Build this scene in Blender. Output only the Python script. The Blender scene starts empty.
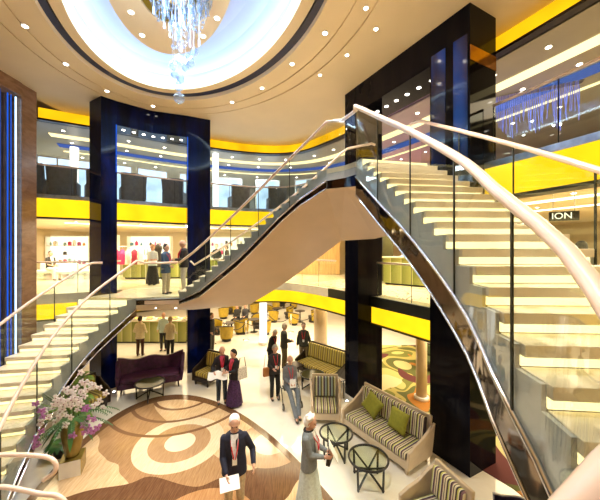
import bpy, bmesh, math, random
from math import sin, cos, pi, atan2, sqrt, radians
from mathutils import Vector, Matrix
random.seed(7)
S = bpy.context.scene
COL = S.collection
# ------------------------------------------------------------------ camera, world, exposure
cd = bpy.data.cameras.new('camera'); cam = bpy.data.objects.new('camera', cd); COL.objects.link(cam)
cd.sensor_width = 36; cd.lens = 36*290/600; cd.clip_start = 0.05; cd.clip_end = 200
cam.location = (0, 0, 4.6); cam.rotation_euler = (pi/2, 0, 0)
S.camera = cam
S.view_settings.view_transform = 'Standard'; S.view_settings.look = 'None'
S.view_settings.gamma = 1; S.view_settings.use_curve_mapping = False
S.view_settings.exposure = 0.98
w = bpy.data.worlds.new('world'); S.world = w; w.use_nodes = True
w.node_tree.nodes['Background'].inputs[0].default_value = (1.0, .82, .6, 1)
w.node_tree.nodes['Background'].inputs[1].default_value = 0.22
S.cycles.max_bounces = 7; S.cycles.diffuse_bounces = 3; S.cycles.glossy_bounces = 4
S.cycles.transparent_max_bounces = 24; S.cycles.sample_clamp_indirect = 4
S.cycles.caustics_reflective = False; S.cycles.caustics_refractive = False
S.cycles.use_denoising = True

def area(loc, sx, sy, power, col=(1, .85, .62), rot=(0, 0, 0)):
    l = bpy.data.lights.new('area_light', 'AREA'); l.shape = 'RECTANGLE'; l.size = sx; l.size_y = sy
    l.energy = power; l.color = col
    o = bpy.data.objects.new('area_light', l); COL.objects.link(o); o.location = loc; o.rotation_euler = rot
    return o
def spot(loc, power, col=(1, .85, .65), ang=70, to=None):
    l = bpy.data.lights.new('spot_light', 'SPOT'); l.energy = power; l.color = col
    l.spot_size = radians(ang); l.spot_blend = .6; l.shadow_soft_size = .06
    o = bpy.data.objects.new('spot_light', l); COL.objects.link(o); o.location = loc
    if to is not None:
        o.rotation_euler = (Vector(to)-Vector(loc)).to_track_quat('-Z', 'Y').to_euler()
    return o
WARM = (1, .80, .50)
# unseen area lamps added to light the ground floor lounge, shops and carpet
for a in [((-8, 15.5, 2.72), 5, 4, 170), ((-2.5, 16, 2.72), 5, 4, 150), ((2.5, 14.5, 2.72), 4, 4, 160), ((-3, 21.5, 2.72), 10, 4, 120),
          ((5.6, 9.5, 2.72), 2.5, 4, 150), ((7, 5, 2.72), 3, 4, 120)]:
    area(*a, col=WARM)
# lamps over the mid deck and the upper deck
for a in [((-11.5, 13.5, 5.8), 3, 3, 190), ((-6.5, 14.5, 5.8), 4, 1.2, 200), ((-1.5, 15.5, 5.8), 4, 1.2, 170), ((4.2, 12, 5.8), 1.2, 3, 150), ((7.8, 6.5, 5.8), 1.6, 3, 130), ((7.5, 2.5, 5.8), 1.6, 2, 80)]:
    area(*a, col=(1, .84, .56))
for a in [((-10, 15, 9.0), 4, 1, 110, (.75, .88, 1)), ((-4, 16, 9.0), 5, 1, 150, (.7, .86, 1)), ((3.5, 13.5, 9.0), 2, 2, 90, (.9, .85, .8)), ((7.5, 6.5, 9.0), 1.5, 3, 70, (1, .8, .5))]:
    area(a[0], a[1], a[2], a[3], col=a[4])
for p in [(-6.3, 4.5), (-5.9, 8.6), (-2.2, 10.3), (.4, 7.4), (1.4, 4.6), (-.2, 2.2)]:
    spot((p[0], p[1], 9.5), 650, col=(1, .9, .74), ang=85, to=(p[0]*.8, p[1]*.9, 0))

# ------------------------------------------------------------------ material helpers
class X:
    """a scalar socket with arithmetic that lays out math nodes"""
    def __init__(s, nt, sock): s.nt, s.k = nt, sock
    def op(s, o, *a):
        n = s.nt.nodes.new('ShaderNodeMath'); n.operation = o
        for i, v in enumerate((s,)+a):
            if isinstance(v, X): s.nt.links.new(v.k, n.inputs[i])
            else: n.inputs[i].default_value = v
        return X(s.nt, n.outputs[0])
    def __add__(s, o): return s.op('ADD', o)
    def __sub__(s, o): return s.op('SUBTRACT', o)
    def __mul__(s, o): return s.op('MULTIPLY', o)
    def __truediv__(s, o): return s.op('DIVIDE', o)
    def lt(s, o): return s.op('LESS_THAN', o)
    def gt(s, o): return s.op('GREATER_THAN', o)
    def mx(s, o): return s.op('MAXIMUM', o)
    def mn(s, o): return s.op('MINIMUM', o)
    def sin(s): return s.op('SINE')
    def abs(s): return s.op('ABSOLUTE')
    def frac(s): return s.op('FRACT')
    def floor(s): return s.op('FLOOR')
    def sqrt(s): return s.op('SQRT')
class M:
    def __init__(s, name):
        s.m = bpy.data.materials.new(name); s.m.use_nodes = True; s.nt = s.m.node_tree
        s.b = s.nt.nodes['Principled BSDF']; s.out = s.nt.nodes['Material Output']
        s._tc = None
    def tc(s, which='Object'):
        if s._tc is None: s._tc = s.nt.nodes.new('ShaderNodeTexCoord')
        return s._tc.outputs[which]
    def xyz(s, which='Object'):
        n = s.nt.nodes.new('ShaderNodeSeparateXYZ'); s.nt.links.new(s.tc(which), n.inputs[0])
        return [X(s.nt, o) for o in n.outputs]
    def noise(s, scale, detail=3, rough=.5, dist=0, stretch=None, col=False):
        n = s.nt.nodes.new('ShaderNodeTexNoise'); n.inputs['Scale'].default_value = scale; n.inputs['Detail'].default_value = detail
        n.inputs['Roughness'].default_value = rough; n.inputs['Distortion'].default_value = dist
        src = s.tc()
        if stretch:
            mp = s.nt.nodes.new('ShaderNodeMapping'); mp.inputs['Scale'].default_value = stretch[:3]
            if len(stretch) > 3: mp.inputs['Rotation'].default_value = (0, 0, stretch[3])
            s.nt.links.new(src, mp.inputs[0]); src = mp.outputs[0]
        s.nt.links.new(src, n.inputs['Vector'])
        return X(s.nt, n.outputs['Fac'])
    def ramp(s, x, stops, const=False):
        n = s.nt.nodes.new('ShaderNodeValToRGB'); r = n.color_ramp
        r.interpolation = 'CONSTANT' if const else 'LINEAR'
        while len(r.elements) < len(stops): r.elements.new(.5)
        for e, (p, c) in zip(r.elements, stops): e.position = p; e.color = (*c, 1)
        s.nt.links.new(x.k, n.inputs[0]); return n.outputs[0]
    def mix(s, f, a, b):
        n = s.nt.nodes.new('ShaderNodeMix'); n.data_type = 'RGBA'
        for i, v in ((0, f), (6, a), (7, b)):
            if isinstance(v, X): s.nt.links.new(v.k, n.inputs[i])
            elif isinstance(v, (tuple, list)): n.inputs[i].default_value = (*v, 1)
            elif isinstance(v, (int, float)): n.inputs[i].default_value = v
            else: s.nt.links.new(v, n.inputs[i])
        return n.outputs[2]
    def base(s, sock): s.nt.links.new(sock, s.b.inputs['Base Color']); return s
    def bump(s, x, st=.3, d=.01):
        n = s.nt.nodes.new('ShaderNodeBump'); n.inputs['Strength'].default_value = st; n.inputs['Distance'].default_value = d
        s.nt.links.new(x.k, n.inputs['Height']); s.nt.links.new(n.outputs[0], s.b.inputs['Normal']); return s
def pm(name, col, rough=.5, metal=0, spec=.5, var=.12, scale=8, bump=0, coat=0):
    """principled material whose colour wanders a little with noise"""
    m = M(name); n = m.noise(scale, 3)
    lo = tuple(c*(1-var) for c in col); hi = tuple(min(1, c*(1+var)) for c in col)
    m.base(m.ramp(n, [(.3, lo), (.7, hi)]))
    m.b.inputs['Roughness'].default_value = rough; m.b.inputs['Metallic'].default_value = metal
    m.b.inputs['Specular IOR Level'].default_value = spec; m.b.inputs['Coat Weight'].default_value = coat
    m.b.inputs['Coat Roughness'].default_value = .05
    if bump: m.bump(m.noise(scale*6, 2), bump)
    return m.m
def em(name, col, st, var=0, scale=1.5):
    m = M(name); m.nt.nodes.remove(m.b)
    e = m.nt.nodes.new('ShaderNodeEmission'); e.inputs[1].default_value = st
    if var:
        s = m.ramp(m.noise(scale, 2), [(.3, tuple(c*(1-var) for c in col)), (.7, col)])
        m.nt.links.new(s, e.inputs[0])
    else: e.inputs[0].default_value = (*col, 1)
    m.nt.links.new(e.outputs[0], m.out.inputs[0]); return m.m
def stripes(name, cols, period, axis=0, rough=.75):
    m = M(name); c = m.xyz()[axis]
    f = (c/period).frac(); tot = sum(w_ for _, w_ in cols); st = []; a = 0
    for cc, w_ in cols: st.append((a/tot, cc)); a += w_
    m.base(m.ramp(f, st, True)); m.b.inputs['Roughness'].default_value = rough
    m.b.inputs['Sheen Weight'].default_value = .2
    m.bump(m.noise(120, 2), .15, .003); return m.m
def glassm(name, tint, refl=.5, rough=0.0):
    m = M(name); m.nt.nodes.remove(m.b); N = m.nt.nodes
    t = N.new('ShaderNodeBsdfTransparent'); t.inputs[0].default_value = (*tint, 1)
    g = N.new('ShaderNodeBsdfGlossy'); g.inputs['Roughness'].default_value = rough; g.inputs[0].default_value = (1, 1, 1, 1)
    fr = N.new('ShaderNodeLayerWeight'); fr.inputs[0].default_value = .5
    fx = ((X(m.nt, fr.outputs['Facing']).op('POWER', 4.5))*.8+.03)*refl
    mx = N.new('ShaderNodeMixShader'); m.nt.links.new(fx.k, mx.inputs[0])
    m.nt.links.new(t.outputs[0], mx.inputs[1]); m.nt.links.new(g.outputs[0], mx.inputs[2])
    m.nt.links.new(mx.outputs[0], m.out.inputs[0]); return m.m

# ------------------------------------------------------------------ mesh helpers
class MB:
    def __init__(s): s.v = []; s.f = []; s.mi = []; s.sm = []; s.cur = 0
    def add(s, vs, fs, smooth=False):
        b = len(s.v); s.v += [tuple(p) for p in vs]
        for f in fs: s.f.append([i+b for i in f]); s.mi.append(s.cur); s.sm.append(smooth)
        return s
    def hexa(s, p):   # 4 bottom, 4 top
        return s.add(p, [(3, 2, 1, 0), (4, 5, 6, 7), (0, 1, 5, 4), (1, 2, 6, 5), (2, 3, 7, 6), (3, 0, 4, 7)])
    def box(s, c, d, rz=0, rx=0, ry=0):
        R = Matrix.Rotation(rz, 3, 'Z') @ Matrix.Rotation(ry, 3, 'Y') @ Matrix.Rotation(rx, 3, 'X'); c = Vector(c); hx, hy, hz = [q/2 for q in d]
        return s.hexa([c+R @ Vector(q) for q in [(-hx, -hy, -hz), (hx, -hy, -hz), (hx, hy, -hz), (-hx, hy, -hz), (-hx, -hy, hz), (hx, -hy, hz), (hx, hy, hz), (-hx, hy, hz)]])
    def bar(s, a, b, t, t2=None):
        a = Vector(a); b = Vector(b); d = (b-a).normalized(); u = d.cross(Vector((0, 0, 1)))
        if u.length < 1e-3: u = Vector((1, 0, 0))
        u.normalize(); w_ = u.cross(d); t2 = t2 or t; u *= t/2; w_ *= t2/2
        return s.hexa([a-u-w_, a+u-w_, a+u+w_, a-u+w_, b-u-w_, b+u-w_, b+u+w_, b-u+w_])
    def tube(s, path, r, n=10, cap=True):
        P = [Vector(p) for p in path]; rs = r if isinstance(r, (list, tuple)) else [r]*len(P)
        vs = []; up = None
        for i, p in enumerate(P):
            d = (P[min(i+1, len(P)-1)]-P[max(i-1, 0)]).normalized()
            if up is None:
                up = Vector((0, 0, 1)) if abs(d.z) < .9 else Vector((1, 0, 0))
            u = (up-d*up.dot(d))
            if u.length < 1e-4: u = d.orthogonal()
            u.normalize(); up = u; w_ = d.cross(u)
            for k in range(n):
                a = 2*pi*k/n; vs.append(p+(u*cos(a)+w_*sin(a))*rs[i])
        fs = [(i*n+k, i*n+(k+1) % n, (i+1)*n+(k+1) % n, (i+1)*n+k) for i in range(len(P)-1) for k in range(n)]
        s.add(vs, fs, True)
        if cap:
            b = len(s.v)-len(vs); s.f.append([b+k for k in range(n)][::-1]); s.mi.append(s.cur); s.sm.append(False)
            s.f.append([b+(len(P)-1)*n+k for k in range(n)]); s.mi.append(s.cur); s.sm.append(False)
        return s
    def lathe(s, prof, c=(0, 0, 0), n=24, sx=1, sy=1, fold=None):
        vs = []
        for r, z in prof:
            for k in range(n):
                a = 2*pi*k/n; q = r*(fold(a, z) if fold else 1)
                vs.append((c[0]+cos(a)*q*sx, c[1]+sin(a)*q*sy, c[2]+z))
        fs = [(i*n+k, i*n+(k+1) % n, (i+1)*n+(k+1) % n, (i+1)*n+k) for i in range(len(prof)-1) for k in range(n)]
        s.add(vs, fs, True); b = len(s.v)-len(vs)
        s.f.append([b+k for k in range(n)][::-1]); s.mi.append(s.cur); s.sm.append(False)
        s.f.append([b+(len(prof)-1)*n+k for k in range(n)]); s.mi.append(s.cur); s.sm.append(False)
        return s
    def ell(s, c, r, n=14, R=None):
        vs = []; m = n//2; c = Vector(c)
        for i in range(m+1):
            t = pi*i/m
            for k in range(n):
                a = 2*pi*k/n; q = Vector((sin(t)*cos(a)*r[0], sin(t)*sin(a)*r[1], cos(t)*r[2]))
                vs.append(c+(R @ q if R else q))
        return s.add(vs, [(i*n+k, (i+1)*n+k, (i+1)*n+(k+1) % n, i*n+(k+1) % n) for i in range(m) for k in range(n)], True)
    def prism(s, poly, z0, z1):
        n = len(poly); area2 = sum(poly[i][0]*poly[(i+1) % n][1]-poly[(i+1) % n][0]*poly[i][1] for i in range(n))
        if area2 < 0: poly = poly[::-1]
        b = [(x, y, z0) for x, y in poly]+[(x, y, z1) for x, y in poly]
        return s.add(b, [tuple(range(n))[::-1], tuple(range(n, 2*n))]+[(i, (i+1) % n, n+(i+1) % n, n+i) for i in range(n)])
    def strip(s, A, B, smooth=True, closed=False):
        n = len(A); fs = [(i, i+1, n+i+1, n+i) for i in range(n-1)]
        if closed: fs.append((n-1, 0, n, 2*n-1))
        return s.add(list(A)+list(B), fs, smooth)
    def sheet(s, A, B, A2, B2):   # closed strip solid: A-B front, A2-B2 back
        s.strip(A, B); s.strip(B, B2); s.strip(B2, A2); s.strip(A2, A)
        for k in (0, -1): s.add([A[k], B[k], B2[k], A2[k]], [(0, 1, 2, 3)])
        return s
    def build(s, name, mats, parent=None, bevel=0, seg=2, sub=0, loc=None, rz=0, merge=False):
        me = bpy.data.meshes.new(name); me.from_pydata(s.v, [], s.f)
        if not isinstance(mats, (list, tuple)): mats = [mats]
        for m in mats: me.materials.append(m)
        me.polygons.foreach_set('material_index', s.mi); me.polygons.foreach_set('use_smooth', s.sm)
        me.update()
        bm = bmesh.new(); bm.from_mesh(me)
        if merge: bmesh.ops.remove_doubles(bm, verts=bm.verts, dist=1e-5)
        bmesh.ops.recalc_face_normals(bm, faces=bm.faces); bm.to_mesh(me); bm.free()
        o = bpy.data.objects.new(name, me); COL.objects.link(o)
        if parent: o.parent = parent
        if loc: o.location = loc
        if rz: o.rotation_euler.z = rz
        if bevel:
            b = o.modifiers.new('bevel', 'BEVEL'); b.width = bevel; b.segments = seg; b.limit_method = 'ANGLE'; b.angle_limit = radians(40)
        if sub:
            b = o.modifiers.new('sub', 'SUBSURF'); b.levels = sub; b.render_levels = sub
        return o
def tag(o, label=None, cat=None, group=None, kind=None):
    if label: o['label'] = label
    if cat: o['category'] = cat
    if group: o['group'] = group
    if kind: o['kind'] = kind
    return o
def thing(name, loc, face=None, label=None, cat=None, group=None, rz=None):
    o = bpy.data.objects.new(name, None); COL.objects.link(o); o.empty_display_size = .1
    o.location = loc; o.rotation_euler.z = rz if rz is not None else (atan2(face[1], face[0])+pi/2 if face else 0)
    return tag(o, label, cat, group)
def dup(o, parent=None):
    c = o.copy(); COL.objects.link(c)
    if parent: c.parent = parent
    for ch in list(o.children): dup(ch, c)
    return c
def place(proto, used, loc, face=None, label=None, group=None, rz=None):
    o = proto if not used else dup(proto)
    o.location = loc; o.rotation_euler.z = rz if rz is not None else (atan2(face[1], face[0])+pi/2 if face else 0)
    if label: o['label'] = label
    if group: o['group'] = group
    return o
def struct(o): o['kind'] = 'structure'; return o
def cat_rom(pts, n):
    P = [Vector(p) for p in pts]; P = [P[0]*2-P[1]]+P+[P[-1]*2-P[-2]]; out = []
    for i in range(1, len(P)-2):
        for k in range(n):
            t = k/n; a, b, c, d = P[i-1:i+3]
            out.append(.5*((2*b)+(c-a)*t+(2*a-5*b+4*c-d)*t*t+(3*b-a-3*c+d)*t**3))
    out.append(P[-2]); return out
def resample(P, n):
    L = [0]
    for i in range(1, len(P)): L.append(L[-1]+(P[i]-P[i-1]).length)
    out = []; j = 0
    for k in range(n+1):
        t = L[-1]*k/n
        while j < len(P)-2 and L[j+1] < t: j += 1
        f = (t-L[j])/max(1e-9, L[j+1]-L[j]); out.append(P[j].lerp(P[j+1], min(1, max(0, f))))
    return out
def v2(a, z): return Vector((a[0], a[1], z))
def offs(P, d):
    out = []
    for i, p in enumerate(P):
        t = (P[min(i+1, len(P)-1)]-P[max(i-1, 0)]); t = Vector((t.x, t.y)).normalized()
        out.append(Vector((p.x-t.y*d, p.y+t.x*d)))
    return out
def text(body, size, mat, parent, loc, rot, name='lettering'):
    c = bpy.data.curves.new(name, 'FONT'); c.body = body; c.size = size; c.extrude = .004; c.align_x = 'CENTER'; c.align_y = 'CENTER'
    o = bpy.data.objects.new(name, c); COL.objects.link(o); c.materials.append(mat); o.parent = parent
    bpy.context.view_layer.update(); me = bpy.data.meshes.new_from_object(o.evaluated_get(bpy.context.evaluated_depsgraph_get()))
    bpy.data.objects.remove(o); o = bpy.data.objects.new(name, me); COL.objects.link(o); o.parent = parent
    o.location = loc; o.rotation_euler = rot; return o

# ------------------------------------------------------------------ materials
marble = M('cream_marble'); a = marble.noise(1.2, 5, .6, 1.5); marble.base(marble.ramp(a, [(.3, (.82, .78, .70)), (.7, (.90, .87, .79))]))
marble.b.inputs['Roughness'].default_value = .07; marble = marble.m
ceilm = pm('cream_ceiling_paint', (.80, .64, .42), .55, var=.03, scale=1)
deckm = M('cream_deck_tiles'); x, y, z = deckm.xyz(); g = ((x*1.6).frac().lt(.02)).mx((y*1.6).frac().lt(.02))
deckm.base(deckm.mix(g, deckm.ramp(deckm.noise(2, 4, .6, 1), [(.3, (.72, .62, .42)), (.7, (.85, .76, .56))]), (.6, .5, .33)))
deckm.b.inputs['Roughness'].default_value = .15; deckm = deckm.m
swirlm = M('cream_carpet_brown_swirls'); a = swirlm.noise(.55, 2, .5, 2.2); b_ = ((a*7).frac()-.5).abs().lt(.09)
swirlm.base(swirlm.mix(b_, (.78, .66, .42), (.30, .14, .05))); swirlm.b.inputs['Roughness'].default_value = .5; swirlm = swirlm.m
yel = em('backlit_yellow_panel', (1, .56, .008), .95, .22, 1.2)
amber = em('backlit_amber_cove', (1, .50, .006), .85, .4, .8)
covew = em('white_cove_glow', (.66, .86, 1), 9)
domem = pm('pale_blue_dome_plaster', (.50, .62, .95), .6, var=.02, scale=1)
ledw = em('warm_led_strip', (1, .86, .55), 3.5)
ledy = em('soft_yellow_strip', (1, .78, .36), 1.1)
ledc = em('cool_led_strip', (.75, .90, 1), 3)
riserm = em('led_glow_step_riser', (1, .80, .34), 1.35, .12, 3)  # light of the LEDs under the nosings, put into the riser as glow
lens = em('downlight_lens', (1, .93, .8), 9)
blue_led = em('blue_light_strip', (.02, .16, 1), .38)
black = M('black_gloss_panel'); n1 = black.noise(.9, 3, .6, .6, (3, 3, .5)); black.base(black.ramp(n1, [(.4, (.004, .004, .008)), (.75, (.012, .010, .012))]))
black.b.inputs['Roughness'].default_value = .06; black.b.inputs['Specular IOR Level'].default_value = .08; black = black.m
navy = M('black_gloss_blue_reflections'); n1 = navy.noise(.9, 3, .6, .6, (3, 3, .5)); navy.base(navy.ramp(n1, [(.4, (.001, .002, .012)), (.7, (.002, .007, .062))]))  # black gloss whose blue reflections are put into the base colour
navy.b.inputs['Roughness'].default_value = .08; navy.b.inputs['Specular IOR Level'].default_value = .16; navy = navy.m
bluep = M('blue_lacquer_panel'); n1 = bluep.noise(.8, 2, .5, .3, (2, 2, .6)); bluep.base(bluep.ramp(n1, [(.35, (.004, .01, .06)), (.6, (.006, .06, .42))]))
bluep.b.inputs['Roughness'].default_value = .08; bluep = bluep.m
chrome = pm('polished_chrome', (.75, .76, .8), .08, 1, var=.03)
mirror = M('dark_mirror_fascia'); mirror.base(mirror.ramp(mirror.noise(3, 3, .6, 1), [(.3, (.12, .10, .09)), (.7, (.20, .17, .15))])); mirror.b.inputs['Metallic'].default_value = 1; mirror.b.inputs['Roughness'].default_value = .06
mirror.bump(mirror.noise(1.5, 2), .25, .05); mirror = mirror.m
rail_m = pm('rose_beige_handrail', (.84, .64, .54), .28, var=.04, coat=.5)
bluesteel = pm('brushed_blue_steel', (.30, .36, .46), .3, .8, var=.2)
treadm = pm('cream_stone_tread', (.80, .70, .53), .25, var=.06, scale=5)
strm = pm('grey_stringer', (.42, .44, .44), .35, var=.06)
soffm = pm('beige_soffit', (.74, .57, .42), .5, var=.03, scale=2)
glass = glassm('clear_glass', (.93, .97, .95), .75)
tglass = glassm('tinted_glass', (.62, .66, .48), .8)
tglass2 = glassm('blue_tinted_glass', (.93, .955, .94), 1.0)
seam = pm('dark_glass_joint', (.02, .025, .02), .3)
stone = M('brown_stone'); a = stone.noise(2.2, 6, .65, .8, (1, 1, 2.5)); stone.base(stone.ramp(a, [(.3, (.20, .10, .055)), (.7, (.36, .20, .12))])); stone.b.inputs['Roughness'].default_value = .25; stone = stone.m
curt = pm('brown_silk_curtain', (.085, .060, .055), .45, var=.3, scale=3)
white_m = pm('white_lacquer', (.85, .83, .78), .3, var=.03)
blackmet = pm('black_metal', (.012, .012, .013), .35, var=.2)
darkwood = pm('dark_espresso_wood', (.022, .012, .010), .3, var=.3)
beigewood = pm('pale_beige_wood', (.62, .50, .35), .35, var=.07, scale=5)
C_Y, C_G, C_B, C_C, C_W = (.45, .34, .04), (.20, .16, .03), (.03, .015, .02), (.74, .66, .45), (.80, .76, .60)
goldstr = stripes('gold_stripe_fabric', [((.50, .38, .05), 3), ((.16, .11, .02), 2), ((.62, .50, .12), 2), ((.26, .18, .04), 2)], .21)
multistr = stripes('multi_stripe_fabric', [(C_C, 2), (C_B, 2), ((.55, .55, .12), 1.6), (C_W, 1), (C_B, 1.4), ((.20, .10, .12), 1.2), (C_C, 1.4), (C_B, 1)], .17)
coolstr = stripes('cool_stripe_fabric', [((.33, .45, .42), 2), (C_B, 1.5), ((.40, .42, .16), 1.5), (C_W, 1), (C_B, 1.6), ((.14, .12, .20), 1)], .17)
greenc = pm('moss_green_velvet', (.27, .27, .025), .8, var=.12, scale=14, bump=.2)
purple = pm('aubergine_velvet', (.05, .007, .042), .5, var=.45, scale=9, bump=.3)
lyel = pm('mustard_leather', (.42, .29, .02), .45, var=.12)
lblk = pm('black_leather', (.02, .016, .014), .4, var=.2)
paper = pm('white_paper', (.85, .85, .82), .6, var=.02)

# ------------------------------------------------------------------ floors
MC = (-1.43, 3.49); MA, MBx, MR = 2.69, 6.36, .497
def ellipse(c, a, b, r, n=72, grow=0):
    out = []
    for k in range(n):
        t = 2*pi*k/n; x_, y_ = (a+grow)*cos(t), (b+grow)*sin(t)
        out.append(Vector((c[0]+x_*cos(r)-y_*sin(r), c[1]+x_*sin(r)+y_*cos(r))))
    return out
m = MB(); m.prism([(-14, -3), (20, -3), (20, 27), (-22, 27), (-22, 6)], -.2, 0)
struct(m.build('floor', marble))
m = MB(); m.prism([tuple(p) for p in ellipse(MC, MA, MBx, MR, 96)], .0005, .006)
wood = M('inlaid_wood_medallion')
x, y, z = wood.xyz()
def circ(cx, cy):
    dx = x-cx; dy = y-cy; return (dx*dx+dy*dy).sqrt()
dx = x-MC[0]; dy = y-MC[1]; ea = dx*cos(MR)+dy*sin(MR); eb = dy*cos(MR)-dx*sin(MR)
er = ((ea*(1/MA))*(ea*(1/MA))+(eb*(1/MBx))*(eb*(1/MBx))).sqrt()
plk = ((wood.noise(5, 3, .6, 0, (9, .7, 1, .35))-.36)*2.8).mx(0.0).mn(1.0); pl2 = wood.noise(1.3, 2, .5, 0, (7, .6, 1, .35))
RB = (.20, .105, .055)
col = wood.mix(plk, (.58, .38, .20), (.80, .60, .38))
wv = wood.noise(.45, 1, .4, .8)
w1 = ((x*.75+y*.5+(y*.9).sin()*.5+wv*1.5).sin()); col = wood.mix(w1.gt(.55), col, wood.mix(plk, (.32, .18, .085), (.47, .29, .15)))
w2 = ((x*.5-y*.8+(x*1.1).sin()*.6+wv*1.2).sin()); col = wood.mix(w2.gt(.80), col, wood.mix(plk, (.11, .05, .025), (.20, .10, .05)))
d1 = circ(-2.87, 6.95)
col = wood.mix(d1.lt(1.02), col, wood.mix(plk, (.70, .54, .36), (.84, .69, .50)))
col = wood.mix(d1.lt(.70), col, wood.mix(plk, (.38, .23, .12), (.50, .32, .18)))
col = wood.mix(d1.lt(.345), col, (.84, .70, .52))
d2 = circ(-.72, 6.9)
col = wood.mix(d2.lt(.80), col, wood.mix(plk, (.38, .23, .12), (.50, .32, .18)))
col = wood.mix(d2.lt(.40), col, (.76, .58, .38))
d4 = circ(-1.6, 4.6)
col = wood.mix(d4.lt(1.0), col, wood.mix(plk, (.38, .19, .08), (.52, .30, .14)))
d3 = circ(-3.65, 9.2)
for r_ in (.85, 1.45, 2.05): col = wood.mix((d3-r_).abs().lt(.05), col, RB)
col = wood.mix(er.gt(.945), col, wood.mix(plk, (.13, .065, .032), (.22, .12, .06)))
wood.base(col); wood.b.inputs['Roughness'].default_value = .13
struct(tag(m.build('floor_medallion', wood.m), 'oval inlaid wood floor medallion of circles and waves'))
# patterned carpet on the right
carpet = M('green_swirl_carpet'); c1 = carpet.noise(.42, 1, .35, 1.2); c2 = carpet.noise(.5, 0, .4, .8, (1, 1, 1, 1.0)); c3 = carpet.noise(.9, 0, .4, .5, (1.3, .8, 1, .4))
cc = carpet.ramp(c1, [(0, (.50, .46, .16)), (.42, (.16, .17, .03)), (.50, (.42, .36, .10)), (.56, (.09, .10, .02)), (.66, (.50, .44, .20))], True)
cc = carpet.mix(c2.gt(.60), cc, (.10, .02, .02)); cc = carpet.mix(c3.gt(.66), cc, (.66, .56, .32)); cc = carpet.mix(c3.lt(.30), cc, (.42, .17, .02))
carpet.base(cc); carpet.b.inputs['Roughness'].default_value = .9; carpet.bump(carpet.noise(90, 2), .3, .01)
m = MB(); m.prism([(2.62, 9.2), (3.0, 7.3), (4.1, 5.6), (4.7, 3.5), (5.0, -2), (19, -2), (19, 14), (3.4, 14)], .0005, .012)
struct(m.build('floor_carpet', carpet.m))

# balcony edge curve (deck edge) in plan
FP = [(-8.7, 9.3), (-6.75, 10.35), (-4.55, 11.75), (-2.2, 12.75), (-.6, 12.8), (.55, 11.7), (1.7, 10.05), (2.75, 8.3), (3.85, 6.25), (4.7, 4.35), (5.35, 2.4), (5.7, 0), (5.8, -2.5)]
F = cat_rom([Vector(p) for p in FP], 8)
OUT = [(20, -2.5), (20, 27), (-22, 27), (-22, 9.3)]
def slab(name, off, z0, z1, mat):
    P = offs(F, off); m = MB(); m.prism([tuple(p) for p in P]+OUT, z0, z1); return struct(m.build(name, mat))
slab('floor_mid_deck', 0, 2.86, 3.15, deckm)
slab('floor_upper_deck', 0, 6.12, 6.4, deckm)
slab('ceiling_ground', .35, 2.74, 2.84, ceilm)
slab('ceiling_mid_deck', .35, 5.86, 5.95, ceilm)
upc = pm('upper_ceiling_paint', (.46, .42, .34), .35, var=.1, scale=.6)
slab('ceiling_upper_deck', 1.0, 9.12, 9.2, upc)
m = MB()   # camera side floor of the mid deck where the right flight lands
m.prism([(-1.6, -2.5), (5.6, -2.5), (5.2, 1.2), (2.6, .9), (-1.6, .6)], 2.9, 3.149); struct(m.build('floor_mid_landing', deckm))
# carpeted swirl strip on the mid deck, right side
P = offs(F, .35)[36:72]; Q = offs(F, 3.2)[36:72]
m = MB(); m.prism([tuple(p) for p in P]+[tuple(p) for p in Q[::-1]], 3.1505, 3.16); struct(m.build('floor_mid_carpet', swirlm))

def band(off0, off1, z0, z1, mat, name, i0=0, i1=None, lab=None):
    P0 = offs(F, off0)[i0:i1]; P1 = offs(F, off1)[i0:i1]
    m = MB(); m.sheet([v2(p, z0) for p in P0], [v2(p, z1) for p in P0], [v2(p, z0) for p in P1], [v2(p, z1) for p in P1])
    o = struct(m.build(name, mat))
    if lab: o['label'] = lab
    return o
band(-.06, .3, 2.34, 2.84, yel, 'trim_1', lab='yellow backlit fascia band below the mid deck edge')
band(-.10, .0, 2.84, 3.16, seam, 'trim_2', i0=44, lab='dark steel edge of the mid deck on the right')
band(-.10, .0, 2.84, 3.16, treadm, 'trim_13', i1=45, lab='cream stone edge of the mid deck on the far side')
band(-.12, .25, 2.29, 2.339, seam, 'trim_3', lab='dark lower lip of the mid deck fascia')
band(-.06, .3, 5.68, 6.29, yel, 'trim_4', lab='yellow backlit fascia band below the upper deck edge')
band(-.08, .0, 6.29, 6.42, bluesteel, 'trim_5', lab='brushed blue steel edge of the upper deck')
band(-.10, .25, 5.62, 5.679, seam, 'trim_6', lab='dark lower lip of the upper deck fascia')
band(.92, 1.0, 9.2, 9.58, amber, 'trim_7', lab='amber lit cove running round the atrium ceiling')
band(.80, 1.05, 9.12, 9.19, darkwood, 'trim_8', lab='dark lip under the amber ceiling cove')
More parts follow.
